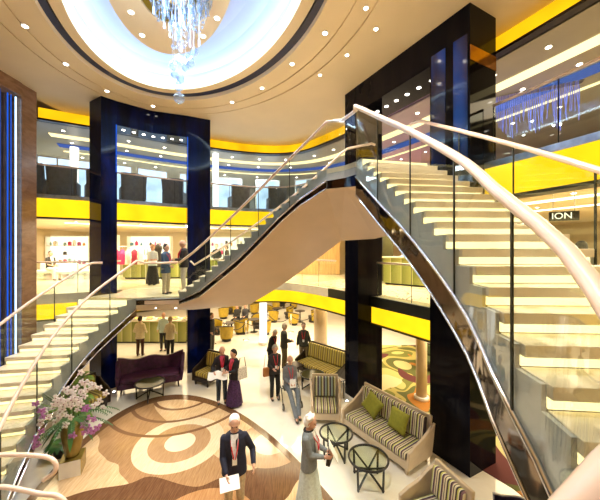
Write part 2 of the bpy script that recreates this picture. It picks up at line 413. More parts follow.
# led lines in the deck ceilings
for i, (o0, o1, z, mt) in enumerate([(.9, 1.35, 5.855, ledw), (2.6, 2.9, 5.855, ledw), (4.6, 4.8, 5.855, ledw)]):
    P0 = offs(F, o0); P1 = offs(F, o1); m = MB()
    m.sheet([v2(p, z) for p in P0], [v2(p, z) for p in P1], [v2(p, z-.01) for p in P0], [v2(p, z-.01) for p in P1])
    tag(m.build('ceiling_light_strip', mt), ['wide warm light strip nearest the edge of the mid deck ceiling', 'second warm light strip in the mid deck ceiling', 'narrow warm light strip deepest in the mid deck ceiling'][i], 'light strip')
for i, (o0, o1, z, mt, a0, a1) in enumerate([(2.1, 2.5, 9.115, ledy, 0, 96), (4.4, 4.55, 9.115, ledy, 0, 96), (3.3, 3.8, 9.10, em('blue_ceiling_glow', (.16, .30, 1), .22), 0, 96)]):
    P0 = offs(F, o0)[a0:a1]; P1 = offs(F, o1)[a0:a1]; m = MB()
    m.sheet([v2(p, z) for p in P0], [v2(p, z) for p in P1], [v2(p, z-.01) for p in P0], [v2(p, z-.01) for p in P1])
    tag(m.build('ceiling_light_strip', mt), ['warm light strip nearest the edge of the upper deck ceiling', 'warm light strip deepest in the upper deck ceiling', 'broad blue light band in the upper deck ceiling'][i], 'light strip')

# ------------------------------------------------------------------ outer walls
wallc = pm('cream_wall', (.70, .56, .34), .5, var=.06, scale=.7)
wood_wall = M('honey_wood_wall'); a = wood_wall.noise(3, 4, .6, .4, (4, 4, .4)); wood_wall.base(wood_wall.ramp(a, [(.3, (.45, .26, .09)), (.7, (.66, .42, .16))])); wood_wall = wood_wall.m
win_c = M('dark_lounge_wall'); x, y, z = win_c.xyz(); win_c.base(win_c.ramp(win_c.noise(.35, 2, .5, .4, (1, 1, .3)), [(.35, (.20, .17, .14)), (.65, (.50, .48, .46))])); win_c = win_c.m
m = MB(); m.box((-1, 26.9, 1.4), (42, .3, 2.9)); struct(m.build('wall_ground_back', wallc))
m = MB(); m.box((-1, 21, 4.5), (42, .3, 2.8)); struct(m.build('wall_back', wallc))
m = MB(); m.box((-1, 21, 7.8), (42, .3, 2.9)); struct(m.build('wall_upper_back', win_c))
m = MB(); m.box((13, 9, 4.5), (.3, 24, 2.8)); struct(m.build('wall_right', wallc))
m = MB(); m.box((13, 9, 7.8), (.3, 24, 2.9)); struct(m.build('wall_upper_right', win_c))
m = MB(); m.box((15, 9, 1.4), (.3, 30, 2.8)); struct(m.build('wall_ground_right', wood_wall))
m = MB(); m.box((-15.5, 15, 4.5), (.3, 12, 2.8)); m.box((-15.5, 15, 7.8), (.3, 12, 2.9)); struct(m.build('wall_far_left', wallc))
m = MB(); m.box((1, -2.9, 5), (26, .3, 10)); struct(m.build('wall_rear', wallc))
# left wall with curtain niche
m = MB(); m.box((-8.95, 3.0, 4.8), (.3, 11.4, 9.6)); struct(m.build('wall_left', curt))
m = MB(); m.box((-8.65, 8.95, 4.8), (.6, .5, 9.6)); m.box((-8.52, 2.75, 9.4), (.4, 11.89, .4)); m.box((-8.55, 2.0, 4.8), (.5, .8, 9.2))
struct(tag(m.build('trim_9', stone, bevel=.01), 'brown stone surround of the tall curtain'))
m = MB(); A = []; B = []
for k in range(260):
    yy = 2.45+k*.0238; A.append(Vector((-8.66+.06*sin(k*.9)+.03*sin(k*.37), yy, .02))); B.append(Vector((A[-1].x, yy, 9.2)))
m.strip(A, B); tag(m.build('curtain', curt), 'tall brown silk curtain hanging in the stone surround on the left wall', 'curtain')
t = thing('light_column', (-8.43, 8.62, 0), label='vertical blue light tubes running full height beside the curtain', cat='light')
for j, (dy, r_) in enumerate([(0, .018), (-.14, .012), (-.24, .018), (-.45, .010)]):
    q = MB(); q.tube([(-.02, dy, .05), (-.02, dy, 9.15)], r_, 8); q.build('tube', [em('pale_blue_tube', (.35, .65, 1), 2.4), blue_led, blue_led, blue_led][j], t)
# railings
def railing(name, i0, i1, z, label, hgt=1.05, off=.06, step=4, gm=glass):
    P = offs(F, off)[i0:i1]; P = resample(P, max(2, int(len(P)/step*1.0)*4)); t = thing(name, (P[0].x, P[0].y, z), label=label, cat='railing')
    O = Vector((P[0].x, P[0].y, 0))
    q = MB(); q.tube([v2(p, hgt)-O for p in P], .03, 8); q.build('handrail', rail_m, t)
    for k in range(0, len(P)-1, 4):
        seg = P[k:k+5]
        if len(seg) < 2: continue
        n = (seg[-1]-seg[0]).normalized(); seg = list(seg); seg[0] = seg[0]+n*.012; seg[-1] = seg[-1]-n*.012
        seg2 = offs(seg, .012)
        q = MB(); q.sheet([v2(p, .0)-O for p in seg], [v2(p, hgt-.03)-O for p in seg], [v2(p, .0)-O for p in seg2], [v2(p, hgt-.03)-O for p in seg2])
        q.build('glass_panel', gm, t)
        q = MB(); q.box((P[k].x-O.x, P[k].y-O.y, (hgt-.03)/2), (.014, .014, hgt-.03)); q.build('joint', seam, t)
    return t
railing('balcony_railing', 0, 10, 3.15, 'glass mid deck railing behind the seated woman and left stairs')
railing('balcony_railing', 19, 46, 3.15, 'glass mid deck railing under the middle flight up to the black pillar')
railing('balcony_railing', 53, 63, 3.15, 'glass mid deck railing between the two black pillars')
railing('balcony_railing', 67, 97, 3.15, 'glass mid deck railing behind the right flight')
railing('balcony_railing', 0, 46, 6.4, 'glass upper deck railing along the dark lounge armchairs', hgt=1.0)
railing('balcony_railing', 65, 97, 6.4, 'glass upper deck railing at the top right beside the tall pillar', hgt=1.2)

# ------------------------------------------------------------------ atrium ceiling
CC = (-2.54, 6.2); CA, CB_, CR = 2.57, 4.01, .693
def ring_faces(inner, outer, z, m):   # flat ring between two loops with the same count
    m.strip([v2(p, z) for p in inner], [v2(p, z) for p in outer], False, True)
E0 = ellipse(CC, CA, CB_, CR, 96)
m = MB()
rim = [Vector((p.x, p.y)) for p in offs(F, .95)]
outer = [Vector((-8.75, 9.5))]+[p for p in rim if p.x > -8.7]+[Vector((6.8, -2.75)), Vector((-8.75, -2.75))]
def ray_hit(c, ang, poly):
    d = Vector((cos(ang), sin(ang))); best = None
    for i in range(len(poly)):
        a, b = poly[i], poly[(i+1) % len(poly)]; e = b-a; den = d.x*e.y-d.y*e.x
        if abs(den) < 1e-9: continue
        w_ = a-c; tt = (w_.x*e.y-w_.y*e.x)/den; uu = (w_.x*d.y-w_.y*d.x)/den
        if tt > 0 and 0 <= uu <= 1 and (best is None or tt > best): best = tt
    return c+d*(best or 9)
cv = Vector(CC); E3 = [ray_hit(cv, atan2(p.y-cv.y, p.x-cv.x), outer) for p in E0]
# steps of the ceiling: outer flat, two shallow grooves, a downstand edge
g1 = ellipse(CC, CA+.55, CB_+.55, CR, 96); g2 = ellipse(CC, CA+.59, CB_+.59, CR, 96)
g3 = ellipse(CC, CA+.98, CB_+.98, CR, 96); g4 = ellipse(CC, CA+1.02, CB_+1.02, CR, 96)
def lim(L): return [p if (p-cv).length < (e-cv).length-.02 else cv+(e-cv)*.985 for p, e in zip(L, E3)]
g1, g2, g3, g4 = [lim(g) for g in (g1, g2, g3, g4)]
Z = 9.6
loops = [(E0, Z+.25), (E0, Z), (g1, Z), (g1, Z+.03), (g2, Z+.03), (g2, Z+.0), (g3, Z), (g3, Z+.03), (g4, Z+.03), (g4, Z), (E3, Z), (E3, Z+.3)]
for (a, za), (b, zb) in zip(loops, loops[1:]): m.strip([v2(p, za) for p in a], [v2(p, zb) for p in b], False, True)
struct(m.build('ceiling', ceilm))
m = MB(); m.box((-1, 9, 10.9), (40, 34, .1)); struct(m.build('ceiling_top', ceilm))
# dark gap, inner beige ring, glowing dome
E1 = ellipse(CC, CA-.04, CB_-.04, CR, 96); E1b = ellipse(CC, CA-.30, CB_-.30, CR, 96); E2 = ellipse(CC, CA-.12, CB_-.12, CR, 96)
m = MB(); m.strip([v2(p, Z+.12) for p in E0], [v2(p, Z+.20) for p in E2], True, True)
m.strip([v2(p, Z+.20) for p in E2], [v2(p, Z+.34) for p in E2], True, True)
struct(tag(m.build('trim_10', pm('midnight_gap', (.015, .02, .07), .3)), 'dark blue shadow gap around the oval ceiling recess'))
m = MB(); a1 = ellipse(CC, CA-.10, CB_-.10, CR, 96); a2 = ellipse(CC, CA-.46, CB_-.46, CR, 96)
m.strip([v2(p, Z+.30) for p in a1], [v2(p, Z+.12) for p in ellipse(CC, CA-.2, CB_-.2, CR, 96)], True, True)
m.strip([v2(p, Z+.12) for p in ellipse(CC, CA-.2, CB_-.2, CR, 96)], [v2(p, Z+.12) for p in a2], False, True)
m.strip([v2(p, Z+.12) for p in a2], [v2(p, Z+.20) for p in a2], False, True)
struct(tag(m.build('trim_11', ceilm), 'beige inner ring of the oval ceiling recess'))
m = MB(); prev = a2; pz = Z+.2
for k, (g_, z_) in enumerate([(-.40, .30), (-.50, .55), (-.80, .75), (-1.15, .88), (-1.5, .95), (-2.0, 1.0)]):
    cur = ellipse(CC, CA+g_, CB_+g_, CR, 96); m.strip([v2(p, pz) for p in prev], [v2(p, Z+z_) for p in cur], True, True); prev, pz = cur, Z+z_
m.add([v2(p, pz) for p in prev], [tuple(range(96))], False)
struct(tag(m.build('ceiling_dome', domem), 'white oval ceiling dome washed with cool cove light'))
m = MB(); l1_ = ellipse(CC, CA-.47, CB_-.47, CR, 96); l2_ = ellipse(CC, CA-.60, CB_-.60, CR, 96)
m.strip([v2(p, Z+.17) for p in l1_], [v2(p, Z+.185) for p in l2_], True, True)
struct(tag(m.build('trim_12', covew), 'cool white light line hidden on the ledge of the ceiling dome'))
OC = (-2.62, 5.75)
m = MB(); o1 = ellipse(OC, 1.2, 2.35, .5, 72); o2 = ellipse(OC, .62, 1.15, .5, 72); o3 = ellipse(OC, 1.12, 2.25, .5, 72)
zc = Z+.32
m.strip([v2(p, zc+.12) for p in o3], [v2(p, zc) for p in o1], True, True); m.strip([v2(p, zc) for p in o1], [v2(p, zc) for p in o2], False, True)
m.strip([v2(p, zc) for p in o2], [v2(p, zc+.4) for p in o2], True, True); m.strip([v2(p, zc+.12) for p in o3], [v2(p, zc+.6) for p in o3], True, True)
t = thing('ceiling_canopy', (0, 0, 0), label='beige pointed oval ceiling canopy around the chandelier', cat='ceiling canopy')
m.build('canopy_ring', ceilm, t)
m = MB(); m.add([v2(p, zc+.38) for p in o2], [tuple(range(72))]); m.strip([v2(p, zc+.02) for p in ellipse(OC, .60, 1.13, .5, 72)], [v2(p, zc+.3) for p in ellipse(OC, .60, 1.13, .5, 72)], True, True)
m.build('recess', pm('amber_gloss_recess', (.45, .28, .03), .15), t)
# ceiling downlights
def mk_downlight(r=.07):
    t = thing('downlight', (0, 0, 0), cat='downlight'); q = MB(); q.lathe([(r*.75, -.001), (r*1.15, -.012), (r*1.2, 0)], n=16); q.build('trim_ring', white_m, t)
    q = MB(); q.lathe([(r*.74, -.013), (r*.3, -.020)], n=14); q.build('lens', lens, t); return t
dl = mk_downlight(); first = [True]
def downlights(pts, label, group, sc=1):
    for p in pts:
        o = place(dl, not first[0], p, rz=0, label=label, group=group); first[0] = False; o.scale = (sc, sc, sc)
def ec(u, v, z):
    Y = 290*(z-4.6)/(250-v); return ((u-300)*Y/290, Y, z-.001)
downlights([ec(25, 26, Z), ec(66, 64, Z), ec(107, 91, Z), ec(153, 106, Z), ec(325, 33, Z), ec(292, 64, Z), ec(262, 88, Z), ec(232, 102, Z), ec(8, -20, Z), ec(350, -10, Z)],
          'bright recessed downlight between the grooves ringing the oval ceiling recess', 'downlights around the ceiling oval')
downlights([ec(376, 29, Z), ec(347, 55, Z), ec(320, 75, Z), ec(366, 8, Z)], 'small recessed downlight in the cream ceiling left of the tall black pillar', 'downlights left of the pillar', .8)
downlights([ec(131, 12, zc), ec(142, 35, zc), ec(217, 18, zc), ec(203, 36, zc)], 'recessed downlight in the canopy around the chandelier', 'canopy downlights')
def off_at(i, o, z): p = offs(F, o)[i]; return (p.x, p.y, z)
downlights([off_at(i, o_, 9.118) for i in range(2, 96, 4) for o_ in (1.6, 3.0, 5.2)], 'small downlight in the upper deck ceiling', 'upper deck downlights', 1.0)
downlights([off_at(i, o_, 5.853) for i in range(2, 96, 5) for o_ in (2.0, 3.8)], 'small downlight in the mid deck ceiling', 'mid deck downlights', .9)

# ------------------------------------------------------------------ portals
PA, PB, PC_, PD, PM_ = (-6.45, 9.4), (-6.15, 9.75), (-4.2, 10.8), (-3.45, 11.15), (-5.3, 10.42)
PE, PBb, PMb, PCb, PDb = (-7.1, 9.78), (-6.5, 10.3), (-5.65, 11.0), (-4.5, 11.45), (-3.75, 11.85)
t = thing('portal_frame', (-5.3, 10.5, 0), label='glossy black portal frame, blue reflections painted navy, behind the mid landing and purple settee', cat='portal')
def P0(pts, o): return [(p[0]-o[0], p[1]-o[1]) for p in pts]
o_ = (-5.3, 10.5)
q = MB(); q.prism(P0([PA, PB, PBb, PE], o_), 0, Z-.002); q.build('pillar', navy, t)
q = MB(); q.prism(P0([PC_, PD, PDb, PCb], o_), 0, Z-.002); q.build('pillar', navy, t)
q = MB(); q.prism(P0([PB, PM_, PC_, PCb, PMb, PBb], o_), 8.8, Z-.002); q.build('header', navy, t)
lp = MB()
for k in range(7):
    f = (k+.6)/7.2; a = Vector(PB).lerp(Vector(PC_), f)*.5+Vector(PBb).lerp(Vector(PCb), f)*.5+Vector((-.09, .16))*(1-abs(2*f-1))
    q = MB(); q.lathe([(.055, 8.79), (.04, 8.783)], c=(a.x-o_[0], a.y-o_[1], 0), n=10); q.build('lamp', lens, t)
for a in (PB, PC_):
    q = MB(); q.box((a[0]-o_[0]+(.0 if a is PB else .03), a[1]-o_[1]-.04, 8.0), (.03, .02, 1.6)); q.build('blue_edge', blue_led, t)
PP, P1, P1b, PPb = (1.45, 9.35), (1.76, 8.8), (2.63, 9.29), (2.32, 9.84)
Q2, PQ, PQb, Q2b = (2.98, 6.65), (3.43, 5.85), (4.22, 6.25), (3.85, 7.14)
o_ = (2.4, 7.6)
t = thing('portal_frame', (2.4, 7.6, 0), label='tall black glossy portal frame behind the upper landing and right flight', cat='portal')
q = MB(); q.prism(P0([PP, P1, P1b, PPb], o_), 0, Z-.002); q.build('pillar', black, t)
q = MB(); q.prism(P0([Q2, PQ, PQb, Q2b], o_), 0, Z-.002); q.build('pillar', black, t)
q = MB(); q.prism(P0([P1, Q2, Q2b, P1b], o_), 8.8, Z-.002); q.build('header', black, t)
for k in range(6):
    f = .12+k*.15; a = (Vector(P1).lerp(Vector(Q2), f)+Vector(P1b).lerp(Vector(Q2b), f))*.5
    q = MB(); q.lathe([(.055, 8.79), (.04, 8.783)], c=(a.x-o_[0], a.y-o_[1], 0), n=10); q.build('lamp', lens, t)
n_ = Vector((-.87, -.49))*.012
for f0, f1 in ((.05, .42), (.62, .95)):   # blue lacquer strips on the near pillar's face
    a = Vector(Q2).lerp(Vector(PQ), f0); b = Vector(Q2).lerp(Vector(PQ), f1)
    q = MB(); q.prism(P0([tuple(a), tuple(b), tuple(b+n_), tuple(a+n_)], o_), 6.42, 9.0); q.build('blue_panel', bluep, t)
a = Vector(PQ).lerp(Vector(PQb), .0); b = Vector(PQb); n2 = Vector((.45, -.89))*.012
q = MB(); q.prism(P0([tuple(a), tuple(b), tuple(b+n2), tuple(a+n2)], o_), 8.45, 8.75); q.build('bronze_band', pm('bronze_gloss', (.35, .14, .02), .15, .5), t)
# small up-lights at the feet of the pillars
upl = thing('floor_uplight', (0, 0, 0), cat='uplight'); q = MB(); q.lathe([(.05, 0), (.05, .03), (.035, .035)], n=14); q.build('housing', chrome, upl); q = MB(); q.lathe([(.034, .036), (.02, .045)], n=12); q.build('lens', em('cool_lens', (.6, .8, 1), 14), upl)
for k, (p, lab) in enumerate([((-6.0, 9.35, 0), 'tiny floor uplight at the foot of the navy pillar behind the flowers'), ((-3.75, 10.75, 0), 'tiny floor uplight at the foot of the navy pillar by the gold striped armchair'),
                              ((1.42, 8.78, 0), 'tiny floor uplight at the foot of the black pillar behind the pale armchair'), ((2.93, 5.6, 0), 'tiny floor uplight at the foot of the black pillar behind the big sofa')]):
    place(upl, k > 0, p, rz=0, label=lab)
    spot((p[0], p[1], .06), 25, (.55, .75, 1), 60, to=(p[0]+.15, p[1]+.12, 2.5))

# ------------------------------------------------------------------ staircases
def flight(name, near, far, z0, z1, n, label, near_bot, far_bot, soff, trim_drop=.35, rail_n=None, rail_f=None, side=mirror, gdrop=.35, origin=None, rad=.034, ro=.1):
    O = Vector(origin or (near[0][0], near[0][1], 0)); t = thing(name, O, label=label, cat='staircase')
    A = resample(cat_rom([Vector(p) for p in near], 10), n); B = resample(cat_rom([Vector(p) for p in far], 10), n)
    rise = (z1-z0)/n
    L = lambda p, z: v2(p, z)-O
    def sh(P, i, d):
        a = P[i]; b = P[max(0, i-1)] if i > 0 else P[0]*2-P[1]; v = (b-a).normalized(); return a+v*d
    for k in range(n-1):
        zt = z0+(k+1)*rise; a0, b0 = sh(A, k, .05), sh(B, k, .05); a1, b1 = A[k+1], B[k+1]; ins = (B[k]-A[k]).normalized()*.035
        a0 = a0+ins; a1 = a1+ins; b0 = b0-ins; b1 = b1-ins; th = .085
        q = MB(); q.hexa([L(a0, zt-th), L(a1, zt-th), L(b1, zt-th), L(b0, zt-th), L(a0, zt), L(a1, zt), L(b1, zt), L(b0, zt)])
        q.build('tread', treadm, t, bevel=.006)
    for k in range(n):
        zt = z0+(k+1)*rise-(.085 if k < n-1 else .02); zb = z0+k*rise; ins = (B[k]-A[k]).normalized()*.04
        a0, b0 = A[k]+ins, B[k]-ins; a1, b1 = sh(A, k, -.03)+ins, sh(B, k, -.03)-ins
        q = MB(); q.hexa([L(a0, zb+.004), L(a1, zb+.004), L(b1, zb+.004), L(b0, zb+.004), L(a0, zt), L(a1, zt), L(b1, zt), L(b0, zt)])
        q.build('lit_riser', riserm, t)
    nl = lambda i: z0+rise*(i+.0)   # nosing base line at line i
    def zline(i, d): return max(nl(i)-(d(i/n) if callable(d) else d), .02)
    # stepped stringers
    for P, bot, sgn in ((A, near_bot, 1), (B, near_bot, -1)):
        q = MB()
        for k in range(n):
            zt = z0+(k+1)*rise-.01; w_ = ((B[k]-A[k]) if sgn > 0 else (A[k]-B[k])).normalized()*.03
            zb0 = zline(k, near_bot)+.02; zb1 = zline(k+1, near_bot)+.02
            zb0 = max(zb0, .01); zb1 = max(zb1, .01)
            q.hexa([L(P[k], zb0), L(P[k+1], zb1), L(P[k+1]+w_, zb1), L(P[k]+w_, zb0), L(P[k], zt), L(P[k+1], zt), L(P[k+1]+w_, zt), L(P[k]+w_, zt)])
        q.build('stringer', strm, t)
    # outside of the near stringer: chrome line, dark mirror band, lower chrome line
    def zline(i, d): return max(nl(i)-(d(i/n) if callable(d) else d), .02)
    An = [A[i]-(B[i]-A[i]).normalized()*.02 for i in range(n+1)]; An2 = [A[i]-(B[i]-A[i]).normalized()*.004 for i in range(n+1)]
    Bn = [B[i]+(B[i]-A[i]).normalized()*.02 for i in range(n+1)]; Bn2 = [B[i]+(B[i]-A[i]).normalized()*.004 for i in range(n+1)]
    q = MB(); q.sheet([L(An[i], zline(i, near_bot)) for i in range(n+1)], [L(An[i], zline(i, trim_drop)) for i in range(n+1)], [L(An2[i], zline(i, near_bot)) for i in range(n+1)], [L(An2[i], zline(i, trim_drop)) for i in range(n+1)])
    q.build('mirror_band', side, t)
    q = MB(); q.tube([L(An[i], zline(i, trim_drop)) for i in range(n+1)], .022, 8); q.build('trim_line', chrome, t)
    q = MB(); q.tube([L(An[i], zline(i, near_bot)) for i in range(n+1)], .016, 8); q.build('trim_line', chrome, t)
    q = MB(); q.sheet([L(Bn[i], zline(i, far_bot)) for i in range(n+1)], [L(Bn[i], zline(i, .1)) for i in range(n+1)], [L(Bn2[i], zline(i, far_bot)) for i in range(n+1)], [L(Bn2[i], zline(i, .1)) for i in range(n+1)])
    q.build('mirror_band', side, t)
    q = MB(); q.sheet([L(An2[i], zline(i, near_bot)) for i in range(n+1)], [L(Bn2[i], zline(i, far_bot)) for i in range(n+1)], [L(An2[i], zline(i, near_bot)+.03) for i in range(n+1)], [L(Bn2[i], zline(i, far_bot)+.03) for i in range(n+1)])
    q.build('soffit', soff, t)
    # glass and handrails
    for (P, rl, dr, ro) in ((An, rail_n, gdrop, ro), (Bn, rail_f, .1, ro-.14)):
        if rl is None: continue
        hr = 1.02
        pts = [L(P[i], nl(i)+ro+hr) for i in range(n+1)]
        pre, post = rl
        pts = [Vector(p)-O for p in pre]+pts+[Vector(p)-O for p in post]
        q = MB(); q.tube(pts, rad if P is An else .034, 14); q.build('handrail', rail_m, t)
        st = 4
        for i in range(0, n, st):
            j = min(n, i+st); idx = list(range(i, j+1)); d = (Vector((P[j]-P[i]))).normalized()*.008
            w_ = (B[i]-A[i]).normalized()*.012*(1 if P is An else -1)
            pp = [P[a] for a in idx]; pp[0] = pp[0]+d; pp[-1] = pp[-1]-d
            lo = [L(p, max(.02, zline(a, dr))) for p, a in zip(pp, idx)]; hi = [L(p, nl(a)+ro+hr-.02) for p, a in zip(pp, idx)]
            ws = w_.to_3d(); q = MB(); q.sheet(lo, hi, [p+ws for p in lo], [p+ws for p in hi]); q.build('glass_panel', glass if P is Bn else tglass2, t)
            if i > 0:
                q = MB(); q.bar(L(P[i], max(.02, zline(i, dr))), L(P[i], nl(i)+ro+hr-.03), .016, .016); q.build('joint', seam, t)
    return t, A, B
LN = [(-4.3, 3.6), (-4.75, 4.5), (-5.08, 5.35), (-5.33, 6.3), (-5.36, 7.4), (-4.95, 8.75)]
LF = [(-5.8, 2.9), (-6.25, 4.1), (-6.5, 5.2), (-6.72, 6.3), (-6.72, 7.5), (-6.5, 8.85)]
flight('staircase', LN, LF, 0, 3.15, 19, 'curved left flight of lit steps rising past the flower vase', .52, .52, mirror, .33,
       ([(-4.2, 3.35, .98)], [(-4.75, 8.9, 4.2), (-4.2, 8.96, 4.2), (-3.8, 9.0, 4.22)]), ([(-5.7, 2.7, .98)], [(-6.45, 9.0, 4.2), (-6.2, 9.1, 4.2)]))
MN = [(-3.75, 9.0), (-3.1, 8.8), (-1.55, 7.9), (-.5, 7.2), (.23, 6.72), (.6, 6.48)]
MF = [(-3.85, 10.55), (-2.7, 10.35), (-1.23, 9.75), (.0, 9.05), (.92, 8.35), (1.15, 8.15)]
flight('staircase', MN, MF, 3.15, 6.4, 20, 'middle flight with beige underside climbing from the mid landing', lambda f: .22+.23*min(1, f/.15)-.17*max(0, min(1, (f-.45)/.3))+.15*max(0, (f-.85)/.15), lambda f: .72+.98*min(1, f/.38)-.16*max(0, f-.6)/.4, soffm, lambda f: .12+.16*min(1, f/.15)-.14*max(0, min(1, (f-.45)/.3))+.12*max(0, (f-.85)/.15),
       ([], [(.93, 6.3, 7.42), (1.13, 5.97, 7.46)]), ([(-4.0, 10.6, 4.2)], [(1.35, 8.3, 7.5), (1.95, 7.9, 7.5), (2.05, 7.9, 7.46)]), gdrop=.15, ro=.03)
RN = [(1.22, 1.05), (1.42, 1.55), (1.5, 2.18), (1.6, 2.84), (1.53, 3.9), (1.34, 4.9), (1.15, 5.9)]
RF = [(2.7, .8), (2.93, 2.1), (3.02, 3.2), (2.94, 4.45), (2.60, 6.25)]
flight('staircase', RN, RF, 3.15, 6.4, 20, 'right flight of lit steps sweeping down towards the viewer', .68, .68, mirror, .32,
       ([(.45, .52, 4.05), (.5, .52, 4.11), (.577, .52, 4.195), (.7, .56, 4.24), (.92, .68, 4.26), (1.08, .86, 4.27)], [(1.15, 6.0, 7.48)]), ([(2.6, .4, 4.2)], [(2.62, 6.42, 7.45), (2.52, 6.6, 7.46), (2.72, 6.8, 7.62)]), rad=.045)
# landings
t = thing('stair_landing', (-5, 9.5, 3.15), label='mid landing platform where two men stand before the navy portal', cat='landing')
LP = [(-6.48, 8.87), (-4.95, 8.77), (-4.3, 8.93), (-3.72, 9.02), (-3.83, 10.55), (-4.15, 10.72), (-4.45, 11.8), (-6.55, 10.9), (-6.12, 9.72), (-6.42, 9.36)]
q = MB(); q.prism([(a+5, b-9.5) for a, b in LP], -.10, .004); q.build('floor_plate', deckm, t)
lo_ = [(-4.95, 8.77, 2.95), (-3.75, 9.0, 2.93), (-3.85, 10.55, 2.43), (-6.1, 10.35, 2.43), (-6.42, 8.87, 2.80)]; hi_ = [(a, b, 3.05) for a, b, c in lo_]; lo_ = [(a+5, b-9.5, c-3.15) for a, b, c in lo_]; hi_ = [(a+5, b-9.5, c-3.15) for a, b, c in hi_]
q = MB(); q.add(lo_+hi_, [(0, 1, 2), (0, 2, 3), (0, 3, 4)]+[(i, (i+1) % 5, 5+(i+1) % 5, 5+i) for i in range(5)]); q.build('soffit', soffm, t)
for a_ in ((-4.85, 9.75, 2.655), (-4.2, 9.8, 2.635)): q = MB(); q.ell((a_[0]+5, a_[1]-9.5, a_[2]-3.15), (.035, .035, .012), 10); q.build('lamp', lens, t)
E = [Vector((a+5, b-9.5-.012)) for a, b in LP[0:4]]
q = MB(); q.sheet([v2(p, -.22) for p in E], [v2(p, -.06) for p in E], [v2(p+Vector((0, .03)), -.22) for p in E], [v2(p+Vector((0, .03)), -.06) for p in E]); q.build('mirror_band', mirror, t)
q = MB(); q.tube([v2(p, -.05)+Vector((0, -.01, 0)) for p in E[1:]], .02, 8); q.build('trim_line', strm, t)
E = [Vector((a+5, b-9.5-.012)) for a, b in LP[1:4]]
q = MB(); q.sheet([v2(p, -.05) for p in E], [v2(p, 1.03) for p in E], [v2(p+Vector((0, .012)), -.05) for p in E], [v2(p+Vector((0, .012)), 1.03) for p in E]); q.build('glass_panel', glass, t)
t = thing('stair_landing', (1.5, 7, 6.4), label='upper landing bridging the middle and right flights to the black portal', cat='landing')
UP = [(.6, 6.46), (.95, 6.2), (1.13, 5.92), (2.75, 6.12), (3.0, 6.63), (3.9, 7.2), (2.7, 9.2), (1.74, 8.75), (1.15, 8.18)]
q = MB(); q.prism([(a-1.5, b-7) for a, b in UP], -.10, .004); q.build('floor_plate', treadm, t)
bot = [(a-1.5, b-7, z_) for (a, b), z_ in zip([(.6, 6.46), (.95, 6.2), (1.13, 5.92), (2.75, 6.12), (2.35, 7.2), (2.0, 7.75), (1.15, 8.18)], [-.44, -.46, -.50, -1.0, -1.4, -1.5, -1.54])]
top = [(a, b, -.26) for a, b, c in bot]; nb = len(bot); tp2 = [(a, b, -.1) for a, b, c in bot]
q = MB(); q.add(top+tp2, [(i, (i+1) % nb, nb+(i+1) % nb, nb+i) for i in range(nb)]); q.build('edge_plate', strm, t)
q = MB(); q.add(bot+top, [tuple(range(nb))]); q.build('soffit', soffm, t)
q = MB(); q.add(bot+top, [(i, (i+1) % nb, nb+(i+1) % nb, nb+i) for i in range(nb)]); q.build('mirror_band', mirror, t)
E = [Vector((a-1.5, b-7)) for a, b in [(.6, 6.44), (.93, 6.18), (1.12, 5.9)]]
q = MB(); q.sheet([v2(p, -.12) for p in E], [v2(p, 1.05) for p in E], [v2(p+Vector((.01, .01)), -.12) for p in E], [v2(p+Vector((.01, .01)), 1.05) for p in E]); q.build('glass_panel', tglass2, t)
# low handrails at the lower left corner
def loop_rail(pts, label):
    o = Vector((pts[0][0], pts[0][1], 0)); t = thing('handrail', o, label=label, cat='handrail')
    q = MB(); q.tube([Vector(p)-o for p in cat_rom([Vector(p) for p in pts], 8)], .024, 12); q.build('rail', rail_m, t)
    q = MB(); q.tube([(.1, 0, 0.0), (.1, 0, pts[0][2])], .018, 10); q.build('post', chrome, t); return t
loop_rail([(-4.2, 3.3, 2.27), (-3.6, 3.3, 2.27), (-3.0, 3.3, 2.26), (-2.80, 3.3, 2.20), (-2.79, 3.3, 2.08), (-2.92, 3.3, 1.98)], 'curled beige handrail end left of the white plinth')
loop_rail([(-3.9, 3.0, 2.10), (-3.45, 3.0, 2.08), (-3.1, 3.0, 2.15), (-2.7, 3.0, 2.08), (-2.5, 3.0, 2.05), (-2.38, 3.0, 1.93)], 'beige handrail at the very bottom corner below the plinth')

# ------------------------------------------------------------------ chandelier
cr = M('cut_crystal'); cr.b.inputs['Base Color'].default_value = (.80, .88, 1, 1); cr.b.inputs['Roughness'].default_value = .03
cr.b.inputs['Metallic'].default_value = 0; cr.b.inputs['Specular IOR Level'].default_value = 1
N = cr.nt.nodes; tr = N.new('ShaderNodeBsdfTransparent'); tr.inputs[0].default_value = (.80, .88, 1, 1); lw = N.new('ShaderNodeLayerWeight'); lw.inputs[0].default_value = .35
gl = N.new('ShaderNodeBsdfGlossy'); gl.inputs[0].default_value = (.85, .93, 1, 1); gl.inputs[1].default_value = .02
ms = N.new('ShaderNodeMixShader'); f_ = X(cr.nt, lw.outputs['Facing'])*.9+.12; cr.nt.links.new(f_.k, ms.inputs[0]); cr.nt.links.new(tr.outputs[0], ms.inputs[1]); cr.nt.links.new(gl.outputs[0], ms.inputs[2])
df = N.new('ShaderNodeBsdfTranslucent'); df.inputs[0].default_value = (.75, .88, 1, 1); d2_ = N.new('ShaderNodeBsdfDiffuse'); d2_.inputs[0].default_value = (.75, .88, 1, 1)
a2_ = N.new('ShaderNodeMixShader'); cr.nt.links.new(df.outputs[0], a2_.inputs[1]); cr.nt.links.new(d2_.outputs[0], a2_.inputs[2]); m3_ = N.new('ShaderNodeMixShader'); m3_.inputs[0].default_value = .20
cr.nt.links.new(ms.outputs[0], m3_.inputs[1]); cr.nt.links.new(a2_.outputs[0], m3_.inputs[2]); cr.nt.links.new(m3_.outputs[0], cr.out.inputs[0]); cr = cr.m
CH = (-2.5, 6.0)
